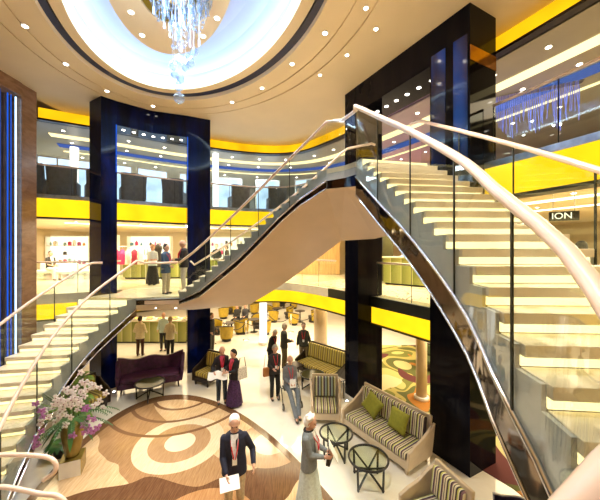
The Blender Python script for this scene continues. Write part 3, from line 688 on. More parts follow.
for k_, (dx_, dy_, z_) in enumerate([(.2, -.3, 9.3), (-.3, -.1, 9.0), (.0, .1, 8.6), (.1, -.75, 9.0)]):
    pl = bpy.data.lights.new('chandelier_bulb', 'POINT'); pl.energy = 14; pl.color = (.7, .85, 1); pl.shadow_soft_size = .03; po = bpy.data.objects.new('chandelier_bulb', pl); COL.objects.link(po); po.location = (CH[0]+dx_, CH[1]+dy_, z_)
ch = thing('chandelier', (CH[0], CH[1], 9.9), label='tall blue lit crystal chandelier hanging from the ceiling canopy', cat='chandelier')
q = MB(); q.lathe([(.62, .28), (.62, .2), (.58, .18)], n=32); q.build('mounting_plate', chrome, ch)
lampm = em('chandelier_lamp', (.30, .55, 1), 3.0)
for k in range(14):
    a = k*2.4; r_ = .5*sqrt((k+.5)/14); q = MB(); zz = random.uniform(-.9, .1)
    q.tube([(r_*cos(a), r_*sin(a), .18), (r_*cos(a), r_*sin(a), zz)], .004, 5); q.tube([(r_*cos(a), r_*sin(a), zz), (r_*cos(a), r_*sin(a), zz-.12)], .018, 8); q.build('lamp', lampm, ch)
def drop(mb, c, r_, l_):
    mb.lathe([(.002, l_), (r_*.6, l_*.75), (r_, l_*.2), (r_*.75, 0), (.002, -r_*.8)], c=c, n=6)
protos = []
for (r_, l_) in ((.012, .26), (.016, .16), (.03, .05)):
    mb = MB(); drop(mb, (0, 0, 0), r_, l_); protos.append(mb)
for k in range(95):
    a = random.uniform(0, 2*pi); r_ = .60*sqrt(random.random()); mz = -1.15+.9*(r_/.6)**1.3 if r_ > .2 else -1.5
    zz = random.uniform(mz, .1); q = MB(); kind = 2 if zz < -.9 or random.random() < .15 else random.choice((0, 0, 1))
    q.v = list(protos[kind].v); q.f = protos[kind].f; q.mi = protos[kind].mi; q.sm = [False]*len(q.f)
    o = q.build('crystal_drop', cr, ch); o.location = (r_*cos(a), r_*sin(a), zz)
q = MB()
for k in range(680):
    a = random.uniform(0, 2*pi); r_ = .66*sqrt(random.random()); mz = -1.25+1.0*(r_/.6)**1.3
    zz = random.uniform(mz, .15); c = (r_*cos(a), r_*sin(a), zz)
    if random.random() < .7: drop(q, c, random.uniform(.007, .014), random.uniform(.12, .32))
    else: q.ell(c, (.024,)*3, 6)
tag(q.build('crystal_strands', cr, ch), kind='stuff')
for k, (dx_, dy_, zz, r_) in enumerate([(0, 0, -2.16, .11), (-.01, 0, -1.92, .09), (.02, .02, -1.74, .085), (-.10, .0, -1.66, .08), (.13, .0, -1.52, .085), (.26, -.05, -1.45, .09), (-.16, .05, -1.45, .08), (.02, -.05, -1.38, .09), (.32, .0, -1.2, .08), (-.05, .1, -1.25, .07), (.18, .05, -1.28, .09)]):
    q = MB(); q.ell((dx_, dy_, zz), (r_,)*3, 14); q.tube([(dx_, dy_, zz+r_*.9), (dx_, dy_, .18)], .003, 4); q.build('crystal_ball', cr, ch)

# ------------------------------------------------------------------ furniture builders (front is local -Y)
def sofa(name, loc, face, wdt, label, cat, frame, fab, back_h=.95, dep=.82, seat_h=.43, legs='block', arm_h=.62, curved=False, fab2=None):
    t = thing(name, loc, face, label, cat); hw = wdt/2; hd = dep/2; fab2 = fab2 or fab
    q = MB(); q.box((0, 0, .21), (wdt-.06, dep-.06, .16)); q.build('base', frame, t, bevel=.015)
    q = MB(); q.box((0, -.05, seat_h-.06), (wdt-.16, dep-.16, .15)); q.build('seat', fab, t, bevel=.045, seg=3)
    # raked back shell and pad
    q = MB(); q.box((0, hd-.06, back_h/2+.13), (wdt, .07, back_h-.20), rx=-.14); q.build('back_frame', frame, t, bevel=.015)
    q = MB(); q.box((0, hd-.14, (back_h+seat_h)/2+.02), (wdt-.14, .12, back_h-seat_h-.04), rx=-.14); q.build('backrest', fab2, t, bevel=.045, seg=3)
    for sx in (-1, 1):   # sloping arm: high at back, low at front, flared
        q = MB(); xo = sx*(hw-.03); t_ = .06; A = []; 
        prof = [(-hd, .14), (-hd+.02, arm_h-.12), (-hd*.5, arm_h-.04), (0, arm_h+.02), (hd*.55, arm_h+.14), (hd, back_h-.1), (hd, .14)]
        n = len(prof); vs = [(xo-t_/2+sx*.04*(z_/arm_h)**2, y_, z_) for y_, z_ in prof]+[(xo+t_/2+sx*.04*(z_/arm_h)**2, y_, z_) for y_, z_ in prof]
        q.add(vs, [tuple(range(n)), tuple(range(n, 2*n))[::-1]]+[(i, (i+1) % n, n+(i+1) % n, n+i) for i in range(n)])
        q.build('arm', frame, t, bevel=.012)
        for sy in (-1, 1):
            q = MB(); q.hexa([(sx*(hw-.09)-.02, sy*(hd-.09)-.02, 0), (sx*(hw-.09)+.02, sy*(hd-.09)-.02, 0), (sx*(hw-.09)+.02, sy*(hd-.09)+.02, 0), (sx*(hw-.09)-.02, sy*(hd-.09)+.02, 0),
                              (sx*(hw-.09)-.03, sy*(hd-.09)-.03, .14), (sx*(hw-.09)+.03, sy*(hd-.09)-.03, .14), (sx*(hw-.09)+.03, sy*(hd-.09)+.03, .14), (sx*(hw-.09)-.03, sy*(hd-.09)+.03, .14)]); q.build('leg', frame, t)
    return t
def face_v(a, b): v = Vector(b)-Vector(a); return (v.y, -v.x)
# big striped sofa with green cushions
sofa('sofa', (1.97, 6.86, 0), (-.83, -.56), 1.95, 'long striped sofa with pale wood frame and two green cushions', 'sofa', beigewood, multistr, back_h=.98, dep=.85)
def cushion(loc, face, label, tilt=-.35, roll=.2):
    q = MB(); n = 10; vs = []
    for sgn in (-1, 1):
        for i in range(n+1):
            for j in range(n+1):
                u_, v_ = 2*i/n-1, 2*j/n-1; h_ = .075*max(0, (1-u_**4)*(1-v_**4))**.5; pin = 1-.06*(1-abs(u_*v_))
                vs.append((u_*.24*pin, sgn*h_, v_*.24*pin))
    fs = []
    for s_ in (0, 1):
        b = s_*(n+1)**2
        for i in range(n):
            for j in range(n): fs.append((b+i*(n+1)+j, b+(i+1)*(n+1)+j, b+(i+1)*(n+1)+j+1, b+i*(n+1)+j+1))
    q.add(vs, fs, True); o = q.build('cushion', greenc, merge=True); o.location = loc
    o.rotation_euler = (tilt, roll, atan2(face[1], face[0])+pi/2); return tag(o, label, 'cushion', 'green cushions on the striped sofa')
d_ = Vector((-.83, -.56)); al = Vector((.56, -.83)); c0 = Vector((1.97, 6.86))
p = c0-al*.38-d_*.05; cushion((p.x, p.y, .76), (-.83, -.56), 'green cushion on the striped sofa beside its far arm, turned on a corner', -.3, .45)
p = c0+al*.38-d_*.05; cushion((p.x, p.y, .74), (-.83, -.56), 'green cushion on the striped sofa nearer the black pillar', -.3, .08)
sofa('armchair', (.70, 7.98, 0), (-.05, -1), .74, 'pale framed armchair with striped back facing us beside the rollator', 'armchair', beigewood, multistr, back_h=1.0, dep=.8, fab2=coolstr)
sofa('armchair', (2.14, 4.62, 0), (-.95, -.3), .76, 'pale framed striped armchair at the bottom beside the dark chair', 'armchair', beigewood, multistr, back_h=.92, dep=.8)
sofa('armchair', (-3.2, 10.1, 0), (-.45, -.9), .72, 'dark framed gold striped armchair behind the couple reading', 'armchair', darkwood, goldstr, back_h=.95, dep=.78)
sofa('armchair', (-6.1, 8.35, 0), (.9, -.45), .8, 'dark framed gold striped armchair behind the flower arrangement', 'armchair', darkwood, goldstr, back_h=.85, dep=.8)
sofa('sofa', (.78, 10.55, 0), (-.70, -.71), 1.9, 'dark framed gold striped sofa left of the black pillar', 'sofa', darkwood, goldstr, back_h=1.0, dep=.85)
# purple settee with a scrolled, wavy back
def settee():
    t = thing('settee', (-4.98, 9.72, 0), (.41, -.91), 'purple velvet settee with winged back in the navy portal', 'sofa')
    hw = 1.0
    q = MB(); q.box((0, -.02, .30), (1.78, .70, .20)); q.build('base', purple, t, bevel=.03)
    q = MB(); q.box((0, -.06, .44), (1.72, .66, .12)); q.build('seat', purple, t, bevel=.05, seg=3)
    q = MB(); n = 30; fr = []; bk = []; ft = []; bt = []
    for i in range(n+1):
        u_ = -1+2*i/n; x_ = u_*hw; y_ = .30-.20*max(0, abs(u_)-.55)**1.0*2; zt = .92+.10*abs(u_)**2+.05*cos(u_*pi*2)
        fr.append(Vector((x_*.93, y_-.06, .3))); ft.append(Vector((x_, y_+.03, zt))); bk.append(Vector((x_*.93, y_+.04, .3))); bt.append(Vector((x_, y_+.11, zt)))
    q.sheet(fr, ft, bk, bt); q.build('backrest', purple, t, bevel=.02)
    for s_ in (-1, 1):
        q = MB(); prof = [(.28, .2), (.25, .98), (.05, .86), (-.12, .70), (-.30, .60), (-.36, .50), (-.34, .2)]; n = len(prof)
        vs = [(s_*(.86+.10*(z_-.2)), y_, z_) for y_, z_ in prof]+[(s_*(.95+.14*(z_-.2)), y_, z_) for y_, z_ in prof]
        q.add(vs, [tuple(range(n)), tuple(range(n, 2*n))[::-1]]+[(i, (i+1) % n, n+(i+1) % n, n+i) for i in range(n)]); q.build('arm', purple, t, bevel=.03)
        for y_ in (-.30, .26): 
            q = MB(); q.tube([(s_*.84, y_, 0), (s_*.82, y_, .21)], [.018, .03], 8); q.build('leg', darkwood, t)
settee()
# glass topped coffee tables with crossed legs
def coffee_table(loc, r, h, label, rz, topm, rim=True):
    t = thing('coffee_table', loc, rz=rz, label=label, cat='table')
    q = MB(); q.lathe([(r-.03, h-.012), (r-.03, h)], n=40); q.build('tabletop', topm, t)
    if rim:
        q = MB(); q.tube([(r*cos(a*pi/20), r*sin(a*pi/20), h-.008) for a in range(41)], .022, 8); q.build('rim', blackmet, t)
    for k in range(4):
        a = k*pi/2; c_, s_ = cos(a), sin(a); c2, s2 = cos(a+1.9), sin(a+1.9)
        q = MB(); q.bar(((r-.03)*c_, (r-.03)*s_, h-.02), ((r-.05)*c_, (r-.05)*s_, 0), .028, .034); q.build('leg', blackmet, t)
        q = MB(); q.bar(((r-.03)*c_, (r-.03)*s_, .02), (-(r-.04)*c_*.1, -(r-.04)*s_*.1, h*.52), .03, .03); q.build('brace', blackmet, t)
        q = MB(); q.bar(((r-.03)*c_, (r-.03)*s_, h-.03), (-(r-.04)*c_*.1, -(r-.04)*s_*.1, h*.5), .026, .026); q.build('brace', blackmet, t)
    return t
ttop = glassm('table_glass', (.86, .90, .80), .5); dtop = pm('dark_olive_glass_top', (.05, .05, .02), .15, spec=.15)
coffee_table((.81, 6.52, 0), .36, .5, 'round glass coffee table with black crossed legs beside the woman in grey', .5, ttop)
coffee_table((1.35, 5.74, 0), .38, .5, 'round glass coffee table with black crossed legs nearest the bottom armchair', .75, ttop)
coffee_table((-4.68, 9.05, 0), .42, .48, 'round dark topped coffee table in front of the purple settee', .3, dtop)
coffee_table((.42, 9.62, 0), .40, .48, 'round dark topped coffee table in front of the gold sofa', .2, dtop)
def side_table(loc, label):
    t = thing('side_table', loc, rz=.6, label=label, cat='table'); q = MB(); q.box((0, 0, .56), (.5, .5, .03)); q.build('tabletop', darkwood, t)
    for sx in (-1, 1):
        for sy in (-1, 1): q = MB(); q.box((sx*.22, sy*.22, .27), (.03, .03, .55)); q.build('leg', blackmet, t)
side_table((-.2, 10.2, 0), 'small square dark side table beside the gold sofa')
side_table((1.05, 9.05, 0), 'small square dark table between the pale armchair and gold sofa')
# dark barrel chair at the bottom right
t = thing('barrel_chair', (3.08, 4.36, 0), (-.8, .5), 'dark violet barrel chair at the bottom near the black pillar', 'armchair'); dv = pm('dark_violet_velvet', (.02, .012, .05), .5, var=.3)
q = MB(); q.lathe([(.30, .12), (.33, .2), (.34, .42), (.30, .46)], n=28); q.build('seat', dv, t)
q = MB(); A = []; B = []; A2 = []; B2 = []
for k in range(25):
    a = -.35+k*(pi+.7)/24; h_ = .62+.22*sin(max(0, min(pi, a))); A.append(Vector((.36*cos(a), .36*sin(a), .14))); B.append(Vector((.42*cos(a), .42*sin(a), h_))); A2.append(Vector((.30*cos(a), .30*sin(a), .14))); B2.append(Vector((.35*cos(a), .35*sin(a), h_)))
q.sheet(A, B, A2, B2); q.build('backrest', dv, t)
q = MB(); q.tube([p_.lerp(r_, .5)+Vector((0, 0, .006)) for p_, r_ in zip(B, B2)], .014, 6); q.build('piping', white_m, t)
for a in range(4): q = MB(); q.tube([(.24*cos(a*pi/2+.8), .24*sin(a*pi/2+.8), 0), (.22*cos(a*pi/2+.8), .22*sin(a*pi/2+.8), .13)], .018, 8); q.build('leg', darkwood, t)

# lounge barrel chairs, far
def mk_lounge():
    t = thing('lounge_chair', (0, 0, 0), None, None, 'armchair')
    q = MB(); q.box((0, -.05, .33), (.52, .5, .18)); q.build('seat', lblk, t, bevel=.04)
    q = MB(); A = []; B = []; A2 = []; B2 = []
    for k in range(21):
        a = -.25+k*(pi+.5)/20; h_ = .70+.12*max(0, sin(a)); A.append(Vector((.34*cos(a), .34*sin(a)*.95, .16))); B.append(Vector((.40*cos(a), .40*sin(a), h_))); A2.append(Vector((.28*cos(a), .28*sin(a), .16))); B2.append(Vector((.31*cos(a), .31*sin(a), h_)))
    q.sheet(A, B, A2, B2); q.build('backrest', lyel, t)
    q = MB(); q.tube([p_.lerp(r_, .5)+Vector((0, 0, .01)) for p_, r_ in zip(B, B2)], .04, 6); q.build('top_roll', lblk, t)
    q = MB(); q.lathe([(.27, 0), (.27, .16)], n=16); q.build('plinth', lblk, t)
    return t
lc = mk_lounge(); lc.scale = (.88, .88, .95)
def gp(u, v): Y = 4.6*290/(v-250); return ((u-300)*Y/290, Y, 0)
tabs = [(229, 336), (254, 332), (277, 319), (249, 312), (300, 322), (222, 316), (284, 308)]
lab_t = ['dark pedestal table in the far lounge nearest the rope barrier, left one', 'dark pedestal table in the far lounge behind the middle rope post', 'dark pedestal table in the far lounge behind the standing group', 'dark pedestal table deep in the far lounge at its centre', 'dark pedestal table in the far lounge behind the man with the lanyard', 'dark pedestal table in the far lounge beside the two seated guests', 'dark pedestal table deepest in the far lounge']
tb = thing('pedestal_table', (0, 0, 0), None, None, 'table'); q = MB(); q.lathe([(.33, .70), (.33, .73)], n=24); q.build('tabletop', darkwood, tb); q = MB(); q.tube([(0, 0, .02), (0, 0, .7)], .04, 10); q.build('pedestal', blackmet, tb); q = MB(); q.lathe([(.22, 0), (.20, .025)], n=20); q.build('base', blackmet, tb)
used = False; k2 = 0
for k, (u_, v_) in enumerate(tabs):
    p = gp(u_, v_); place(tb, k > 0, p, rz=0, label=lab_t[k])
    for j in range(3 if k not in (5, 4) else 2):
        a = k*.9+j*2.1+.6; r_ = .80
        place(lc, used, (p[0]+r_*cos(a), p[1]+r_*sin(a), 0), (-cos(a), -sin(a)), 'mustard barrel armchair with black top roll around a far lounge table', 'far lounge armchairs'); used = True
# rope posts
def gpost():
    t = thing('rope_post', (0, 0, 0), None, None, 'rope post'); q = MB(); q.lathe([(.17, 0), (.16, .02), (.03, .04)], n=20); q.build('base', chrome, t)
    q = MB(); q.tube([(0, 0, .03), (0, 0, .95)], .022, 10); q.build('pole', chrome, t); q = MB(); q.ell((0, 0, .97), (.035, .035, .03), 10); q.build('finial', chrome, t); return t
rp = gpost(); RPp = [(213, 344), (225, 340), (246, 340), (268, 330), (291, 332), (318, 326)]
for k, (u_, v_) in enumerate(RPp): place(rp, k > 0, gp(u_, v_), rz=0, label='chrome rope post in front of the far lounge, '+['beside the navy portal pillar', 'second from the navy pillar', 'third from the navy pillar', 'left of the bending woman in black', 'behind the man in dark green', 'nearest the gold sofa'][k], group='chrome rope posts')
for k in range(5):
    a = Vector(gp(*RPp[k])); b = Vector(gp(*RPp[k+1])); o = a.copy(); pts = []
    for i in range(13):
        f = i/12; p = a.lerp(b, f)-o; p.z = .9-.38*(1-(2*f-1)**2); pts.append(p)
    q = MB(); q.tube(pts, .02, 6); r_ = q.build('barrier_rope', lblk); r_.location = o; tag(r_, 'black rope swagged between '+['the navy pillar post and the second post', 'the second and third chrome posts', 'the third and fourth chrome posts', 'the posts behind the standing group', 'the last two posts towards the gold sofa'][k], 'rope', 'barrier ropes')
# round columns
def column(loc, r, h, mat, label):
    t = thing('round_column', loc, label=label, cat='column'); q = MB(); q.lathe([(r, .12), (r, h-.05)], n=28); q.build('shaft', mat, t); q = MB(); q.lathe([(r+.06, 0), (r+.06, .10), (r+.01, .12)], n=28); q.build('base', white_m, t)
colm = pm('cream_column', (.66, .52, .33), .3, var=.1, scale=2)
column((.92, 13.0, 0), .30, 2.72, colm, 'round cream column behind the gold sofa')
column((3.75, 8.95, 0), .16, 2.72, colm, 'slim cream column behind the big striped sofa')
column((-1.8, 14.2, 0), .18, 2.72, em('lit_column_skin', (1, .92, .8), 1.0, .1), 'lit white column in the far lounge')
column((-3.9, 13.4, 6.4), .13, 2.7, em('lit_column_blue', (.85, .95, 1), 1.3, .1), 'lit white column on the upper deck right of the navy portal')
column((-9.8, 12.6, 6.4), .16, 2.7, em('lit_column_warm', (1, .95, .8), 1.1, .1), 'lit white column on the upper deck at far left')

# upper deck armchairs (seen from behind)
greyl = pm('charcoal_leather', (.14, .14, .165), .5, var=.2)
def mk_tub():
    t = thing('tub_chair', (0, 0, 0), None, None, 'armchair'); q = MB(); q.box((0, -.04, .34), (.64, .62, .26)); q.build('seat', greyl, t, bevel=.05)
    q = MB(); A = []; B = []; A2 = []; B2 = []
    for k in range(15):
        f = -1+2*k/14; x_ = .44*f; y_ = .40-.10*f*f; A.append(Vector((x_*.9, y_-.06, .1))); B.append(Vector((x_, y_+.06, 1.12))); A2.append(Vector((x_*.9, y_-.16, .1))); B2.append(Vector((x_, y_-.04, 1.12)))
    q.sheet(A, B, A2, B2); q.build('backrest', greyl, t, bevel=.03)
    for s_ in (-1, 1): q = MB(); q.box((s_*.38, .02, .38), (.10, .62, .50)); q.build('arm', greyl, t, bevel=.04)
    q = MB(); q.box((0, 0, .05), (.6, .55, .1)); q.build('plinth', blackmet, t)
    return t
tc_ = mk_tub(); used = False
def fpt(i, o): p = offs(F, o)[i]; q_ = offs(F, o+1)[i]; return p, (q_-p)
def on_curve(u, o_):   # point of the offset deck edge seen at column u
    P = resample(offs(F, o_), 300)
    p = min(P[:180], key=lambda p: abs(300+290*p.x/p.y-u)); q_ = min(resample(offs(F, o_+1), 300)[:180], key=lambda q: (q-p).length); return p, q_-p
for k, (u_, o_, lab) in enumerate([(64, .85, 'large charcoal tub chair behind the upper railing beside the brown stone surround'), (31, .9, 'charcoal tub chair at the far left end of the upper railing'), (99, .9, 'charcoal tub chair on the upper deck just left of the navy pillar'), (133, .8, 'charcoal tub chair in the left half of the navy portal opening'), (176, .8, 'charcoal tub chair in the right half of the navy portal opening'),
                              (238, .8, 'charcoal tub chair on the upper deck first right of the navy portal'), (276, .8, 'charcoal tub chair on the upper deck second right of the navy portal'), (308, .9, 'charcoal tub chair on the upper deck seen through the middle stair glass')]):
    p, d = on_curve(u_, o_); place(tc_, k > 0, (p.x, p.y, 6.4), (d.x+.5*sin(k*2.0), d.y), lab, 'charcoal tub chairs on the upper deck')
# bright windows on the upper deck back wall
winm = em('daylight_window', (.55, .76, 1), 1.0, .45, 1.2)
for k in range(8):
    p, d = on_curve(40+k*38, 3.4)
    t = thing('window_%d' % (k+1), (p.x, p.y, 6.42), (-d.x, -d.y)); t['kind'] = 'structure'; q = MB(); q.box((0, 0, 1.05), (1.25, .03, 2.0)); q.build('pane', winm, t)
    q = MB()
    for s_ in (-1, 1): q.box((s_*.65, -.01, 1.05), (.06, .06, 2.12)); q.box((0, -.01, 1.05+s_*1.03), (1.36, .06, .06))
    q.build('window_frame', white_m, t)
# magenta lit wall beyond the black portal on the upper deck
t = thing('feature_wall', (6.2, 17, 6.4), label='magenta and violet lit wall panel beyond the black portal opening', cat='wall panel', rz=-.3)
pk = M('magenta_glow'); pk.nt.nodes.remove(pk.b); e_ = pk.nt.nodes.new('ShaderNodeEmission'); x, y, z = pk.xyz(); e_.inputs[1].default_value = 1.1
pk.nt.links.new(pk.ramp((z*.45)+(pk.noise(1.5, 2)*.3), [(.1, (.25, .3, .9)), (.5, (.8, .1, .55)), (.85, (1, .1, .35))]), e_.inputs[0]); pk.nt.links.new(e_.outputs[0], pk.out.inputs[0])
q = MB(); q.box((0, 0, 1.0), (4.0, .1, 2.0)); q.build('lit_panel', pk.m, t); q = MB(); q.tube([(-2, -.07, 2.03), (-.9, -.07, 2.14), (.1, -.07, 2.05), (1.1, -.07, 2.16), (2, -.07, 2.1)], .06, 8); q.build('yellow_tube', em('yellow_line', (1, .75, .05), 1.8), t)

# ------------------------------------------------------------------ shops and bars
olive = M('olive_glass_front'); x, y, z = olive.xyz(); olive.base(olive.ramp((x*2.2).frac(), [(0, (.20, .22, .05)), (.9, (.40, .40, .12)), (.97, (.60, .55, .25))])); olive.b.inputs['Roughness'].default_value = .15; olive = olive.m
topm = pm('cream_counter_top', (.80, .70, .50), .2, var=.05)
def counter(loc, rz, L, label, h=1.05, front=olive, dep=.7):
    t = thing('counter', loc, rz=rz, label=label, cat='counter'); q = MB(); q.box((0, 0, h/2+.03), (L-.1, dep-.1, h-.10)); q.build('front_panel', front, t)
    q = MB(); q.box((0, 0, h), (L, dep, .06)); q.build('worktop', topm, t, bevel=.01); q = MB(); q.box((0, .03, .04), (L-.2, dep-.2, .08)); q.build('plinth', blackmet, t); return t
counter((-7.4, 14.6, 0), 0, 5.2, 'long serving counter on the ground floor behind the diners', 1.1)
counter((-6.2, 15.0, 3.15), .1, 5.4, 'shop display counter with olive glass front behind the woman in white', .95)
counter((5.3, 11.0, 3.15), -.75, 4.4, 'mid deck bar counter seen between the black pillars', 1.15)
counter((8.4, 4.6, 3.15), -1.45, 5.0, 'mid deck bar counter behind the right flight', 1.1, front=wood_wall)
counter((-2.0, 16.5, 3.15), -.2, 3.2, 'small mid deck shop counter behind the middle flight', .95)
# items on the ground floor counter: serving dishes
dish = thing('serving_dish', (0, 0, 0), None, None, 'dish'); q = MB(); q.lathe([(.10, 0), (.19, .03), (.22, .08), (.20, .075)], n=20); q.build('bowl', white_m, dish); q = MB(); q.ell((0, 0, .07), (.18, .18, .05), 12); q.build('food', pm('yellow_food', (.55, .33, .06), .6, var=.5, scale=30), dish)
for k in range(7): place(dish, k > 0, (-9.4+k*.62, 14.45+.12*(k % 2), 1.13), rz=k, label='white serving bowl of food on the long ground floor counter', group='serving bowls on the counter')
# shop shelves with goods
def shelf_unit(loc, rz, w_, h_, label, mat=white_m, nsh=4, back=wallc):
    t = thing('shelf_unit', loc, rz=rz, label=label, cat='shelf')
    q = MB(); q.box((0, .18, h_/2), (w_, .03, h_)); q.build('back_panel', back, t)
    for s_ in (-1, 1): q = MB(); q.box((s_*w_/2, 0, h_/2), (.04, .38, h_)); q.build('side_panel', mat, t)
    for k in range(nsh+1): q = MB(); q.box((0, 0, .05+k*(h_-.1)/nsh), (w_-.04, .36, .03)); q.build('shelf', mat, t)
    return t
litback = em('lit_shelf_back', (1, .90, .62), 1.1, .15)
yback = em('yellow_shelf_back', (1, .86, .25), 1.0, .2)
goods = [pm('goods_%d' % i, c, .5) for i, c in enumerate([(.6, .05, .15), (.85, .8, .75), (.1, .25, .35), (.7, .35, .1), (.05, .05, .06), (.5, .1, .3), (.3, .5, .5)])]
gcount = [0]
names = ['shelf unit of gift goods at far left of the mid deck behind the seated woman', 'shelf unit with yellow lit back left of the navy pillar', 'lit shelf unit of goods left of the black dress display', 'lit shelf unit of goods right of the black dress display', 'lit shelf unit seen right of the navy portal', 'second lit shelf unit behind the middle flight']
for k, (x_, y_, w_, bk) in enumerate([(-14.0, 17.6, 2.6, litback), (-10.9, 16.2, 1.4, yback), (-9.2, 17.8, 2.6, litback), (-5.2, 18.6, 2.4, litback), (-3.0, 18.8, 2.0, litback), (-.6, 18.8, 2.0, yback)]):
    shelf_unit((x_, y_, 3.15), 0, w_, 2.3, names[k], back=bk)
    if k == 1:
        pass
    for s_ in range(4):
        nx = int(w_/.32)
        for j in range(nx):
            if random.random() < .25: continue
            hh = random.uniform(.14, .36); q = MB(); ww = random.uniform(.10, .2)
            if random.random() < .5: q.lathe([(ww*.35, 0), (ww*.5, hh*.3), (ww*.45, hh*.7), (ww*.18, hh*.8), (ww*.2, hh)], n=10)
            else: q.box((0, 0, hh/2), (ww, .14, hh)); q.box((0, 0, hh+.012), (ww*.6, .08, .024))
            o = q.build('gift_item', random.choice(goods)); o.location = (x_-w_/2+.2+j*(w_-.3)/nx, y_-.03, 3.15+.067+s_*.55)
            tag(o, 'small item on the '+names[k].replace(' unit of gift goods', '').replace(' of the mid deck', '').replace(' unit', ''), 'gift item', 'goods on the '+names[k])
# garments on a rack and dress form
def garment(loc, mat, label, wide=.42, h_=.75, rz=0):
    t = thing('garment', loc, rz=rz, label=label, cat='clothing'); q = MB()
    n = 16; A = []
    q.lathe([(.06, h_), (.08, h_-.03), (wide*.5, h_-.12), (wide*.42, h_*.55), (wide*.5, .05), (wide*.52, 0)], n=18, sy=.35, fold=lambda a, z_: 1+.05*sin(a*7)); q.build('cloth', mat, t)
    q = MB(); q.tube([(0, 0, h_), (0, 0, h_+.08), (.03, 0, h_+.11), (0, 0, h_+.14)], .006, 6); q.build('hanger_hook', chrome, t)
t = thing('clothes_rack', (-8.35, 14.2, 3.15), label='chrome clothes rack just right of the navy left pillar', cat='clothes rack')
q = MB(); q.tube([(-.8, 0, 1.62), (.8, 0, 1.62)], .015, 8); q.build('rail', chrome, t)
for s_ in (-1, 1): q = MB(); q.tube([(s_*.8, 0, 0), (s_*.8, 0, 1.62)], .015, 8); q.box((s_*.8, 0, .02), (.04, .4, .04)); q.build('upright', chrome, t)
for k, c in enumerate([(.75, .02, .12), (.8, .05, .2), (.8, .75, .7), (.3, .02, .05), (.7, .6, .5)]):
    garment((-9.0+k*.3, 14.2, 4.02-.13+.0), pm('garment_cloth_%d' % k, c, .7), ['crimson garment at the pillar end of the clothes rack', 'pink garment second on the clothes rack', 'white garment third on the clothes rack', 'dark red garment fourth on the clothes rack', 'tan garment last on the clothes rack'][k], .36, .74, 1.2)
t = thing('dress_form', (-6.95, 14.2, 3.15), label='headless dress form wearing a black dress behind the woman in white', cat='dress form'); q = MB(); q.lathe([(.2, 0), (.18, .03)], n=16); q.build('base', chrome, t); q = MB(); q.tube([(0, 0, .03), (0, 0, .9)], .02, 8); q.build('pole', chrome, t)
q = MB(); q.lathe([(.34, .62), (.22, 1.1), (.15, 1.3), (.20, 1.5), (.21, 1.62), (.07, 1.72), (.06, 1.78)], n=20, sy=.65); q.build('dress', lblk, t)
# lamps, screen, signs on the mid deck right side
def table_lamp(loc, label, s=1.0):
    t = thing('table_lamp', loc, label=label, cat='lamp'); q = MB(); q.lathe([(.09, 0), (.08, .02), (.02, .05), (.02, .34), (.03, .36)], n=16); q.build('base', chrome, t)
    q = MB(); q.lathe([(.17, .32), (.13, .62)], n=24); q.build('lamp_shade', em('lamp_shade_glow', (1, .93, .78), 1.6), t); t.scale = (s, s, s)
table_lamp((3.25, 9.9, 4.33), 'white shaded table lamp on the bar between the black pillars', 1.15)
bpy.data.objects['table_lamp'].location = (4.25, 12.05, 4.33)
t = thing('wall_screen', (3.33, 13.38, 4.85), label='dark wall screen showing a violet blue picture behind the black pillar', cat='screen', rz=-.35)
q = MB(); q.box((0, 0, 0), (.95, .06, .62)); q.build('bezel', blackmet, t, bevel=.01); q = MB(); q.box((0, -.035, 0), (.8, .01, .5)); q.build('display', em('violet_display', (.12, .10, .5), .8, .8, 3), t)
t = thing('partition', (3.3, 13.4, 3.15), label='dark olive wall panel behind the wall screen', cat='partition', rz=-.35); q = MB(); q.box((0, .2, 1.35), (1.9, .12, 2.68)); q.build('panel', pm('dark_olive_panel', (.05, .045, .015), .3), t)
q = MB(); q.box((-.3, .13, .42), (.25, .03, .16)); q.build('amber_niche', em('amber_niche', (1, .55, .05), 1.6), t)
t = thing('partition', (1.05, 17.2, 3.15), label='tan wood panel wall behind the glass railing under the upper landing', cat='partition', rz=-.1); q = MB(); q.box((0, 0, 1.35), (2.6, .12, 2.68)); q.build('panel', wood_wall, t, bevel=.01); q = MB(); q.box((.1, -.08, 1.3), (.02, .03, 2.3)); q.build('handle', chrome, t)
t = thing('ceiling_sign', (4.82, 5.3, 5.22), label='dark rectangular sign with cream letters ending in ION', cat='sign', rz=-.55)
q = MB(); q.box((0, 0, 0), (.42, .03, .17)); q.build('board', pm('sign_black', (.03, .03, .02), .4), t); q = MB(); q.tube([(-.15, 0, .08), (-.15, 0, 1.1)], .006, 6); q.tube([(.15, 0, .08), (.15, 0, 1.1)], .006, 6); q.build('hanger', chrome, t)
text('ION', .16, em('sign_letter', (1, .93, .6), .9), t, (-.03, -.02, 0), (pi/2, 0, 0))
t = thing('exit_sign', off_at(80, 1.9, 8.8), label='green ceiling sign on the upper deck at the top right', cat='sign', rz=-1.2); q = MB(); q.box((0, 0, 0), (.7, .04, .16)); q.build('board', em('green_sign', (.02, .30, .10), .8), t); q = MB(); q.tube([(0, 0, .08), (0, 0, .32)], .008, 6); q.build('hanger', chrome, t)
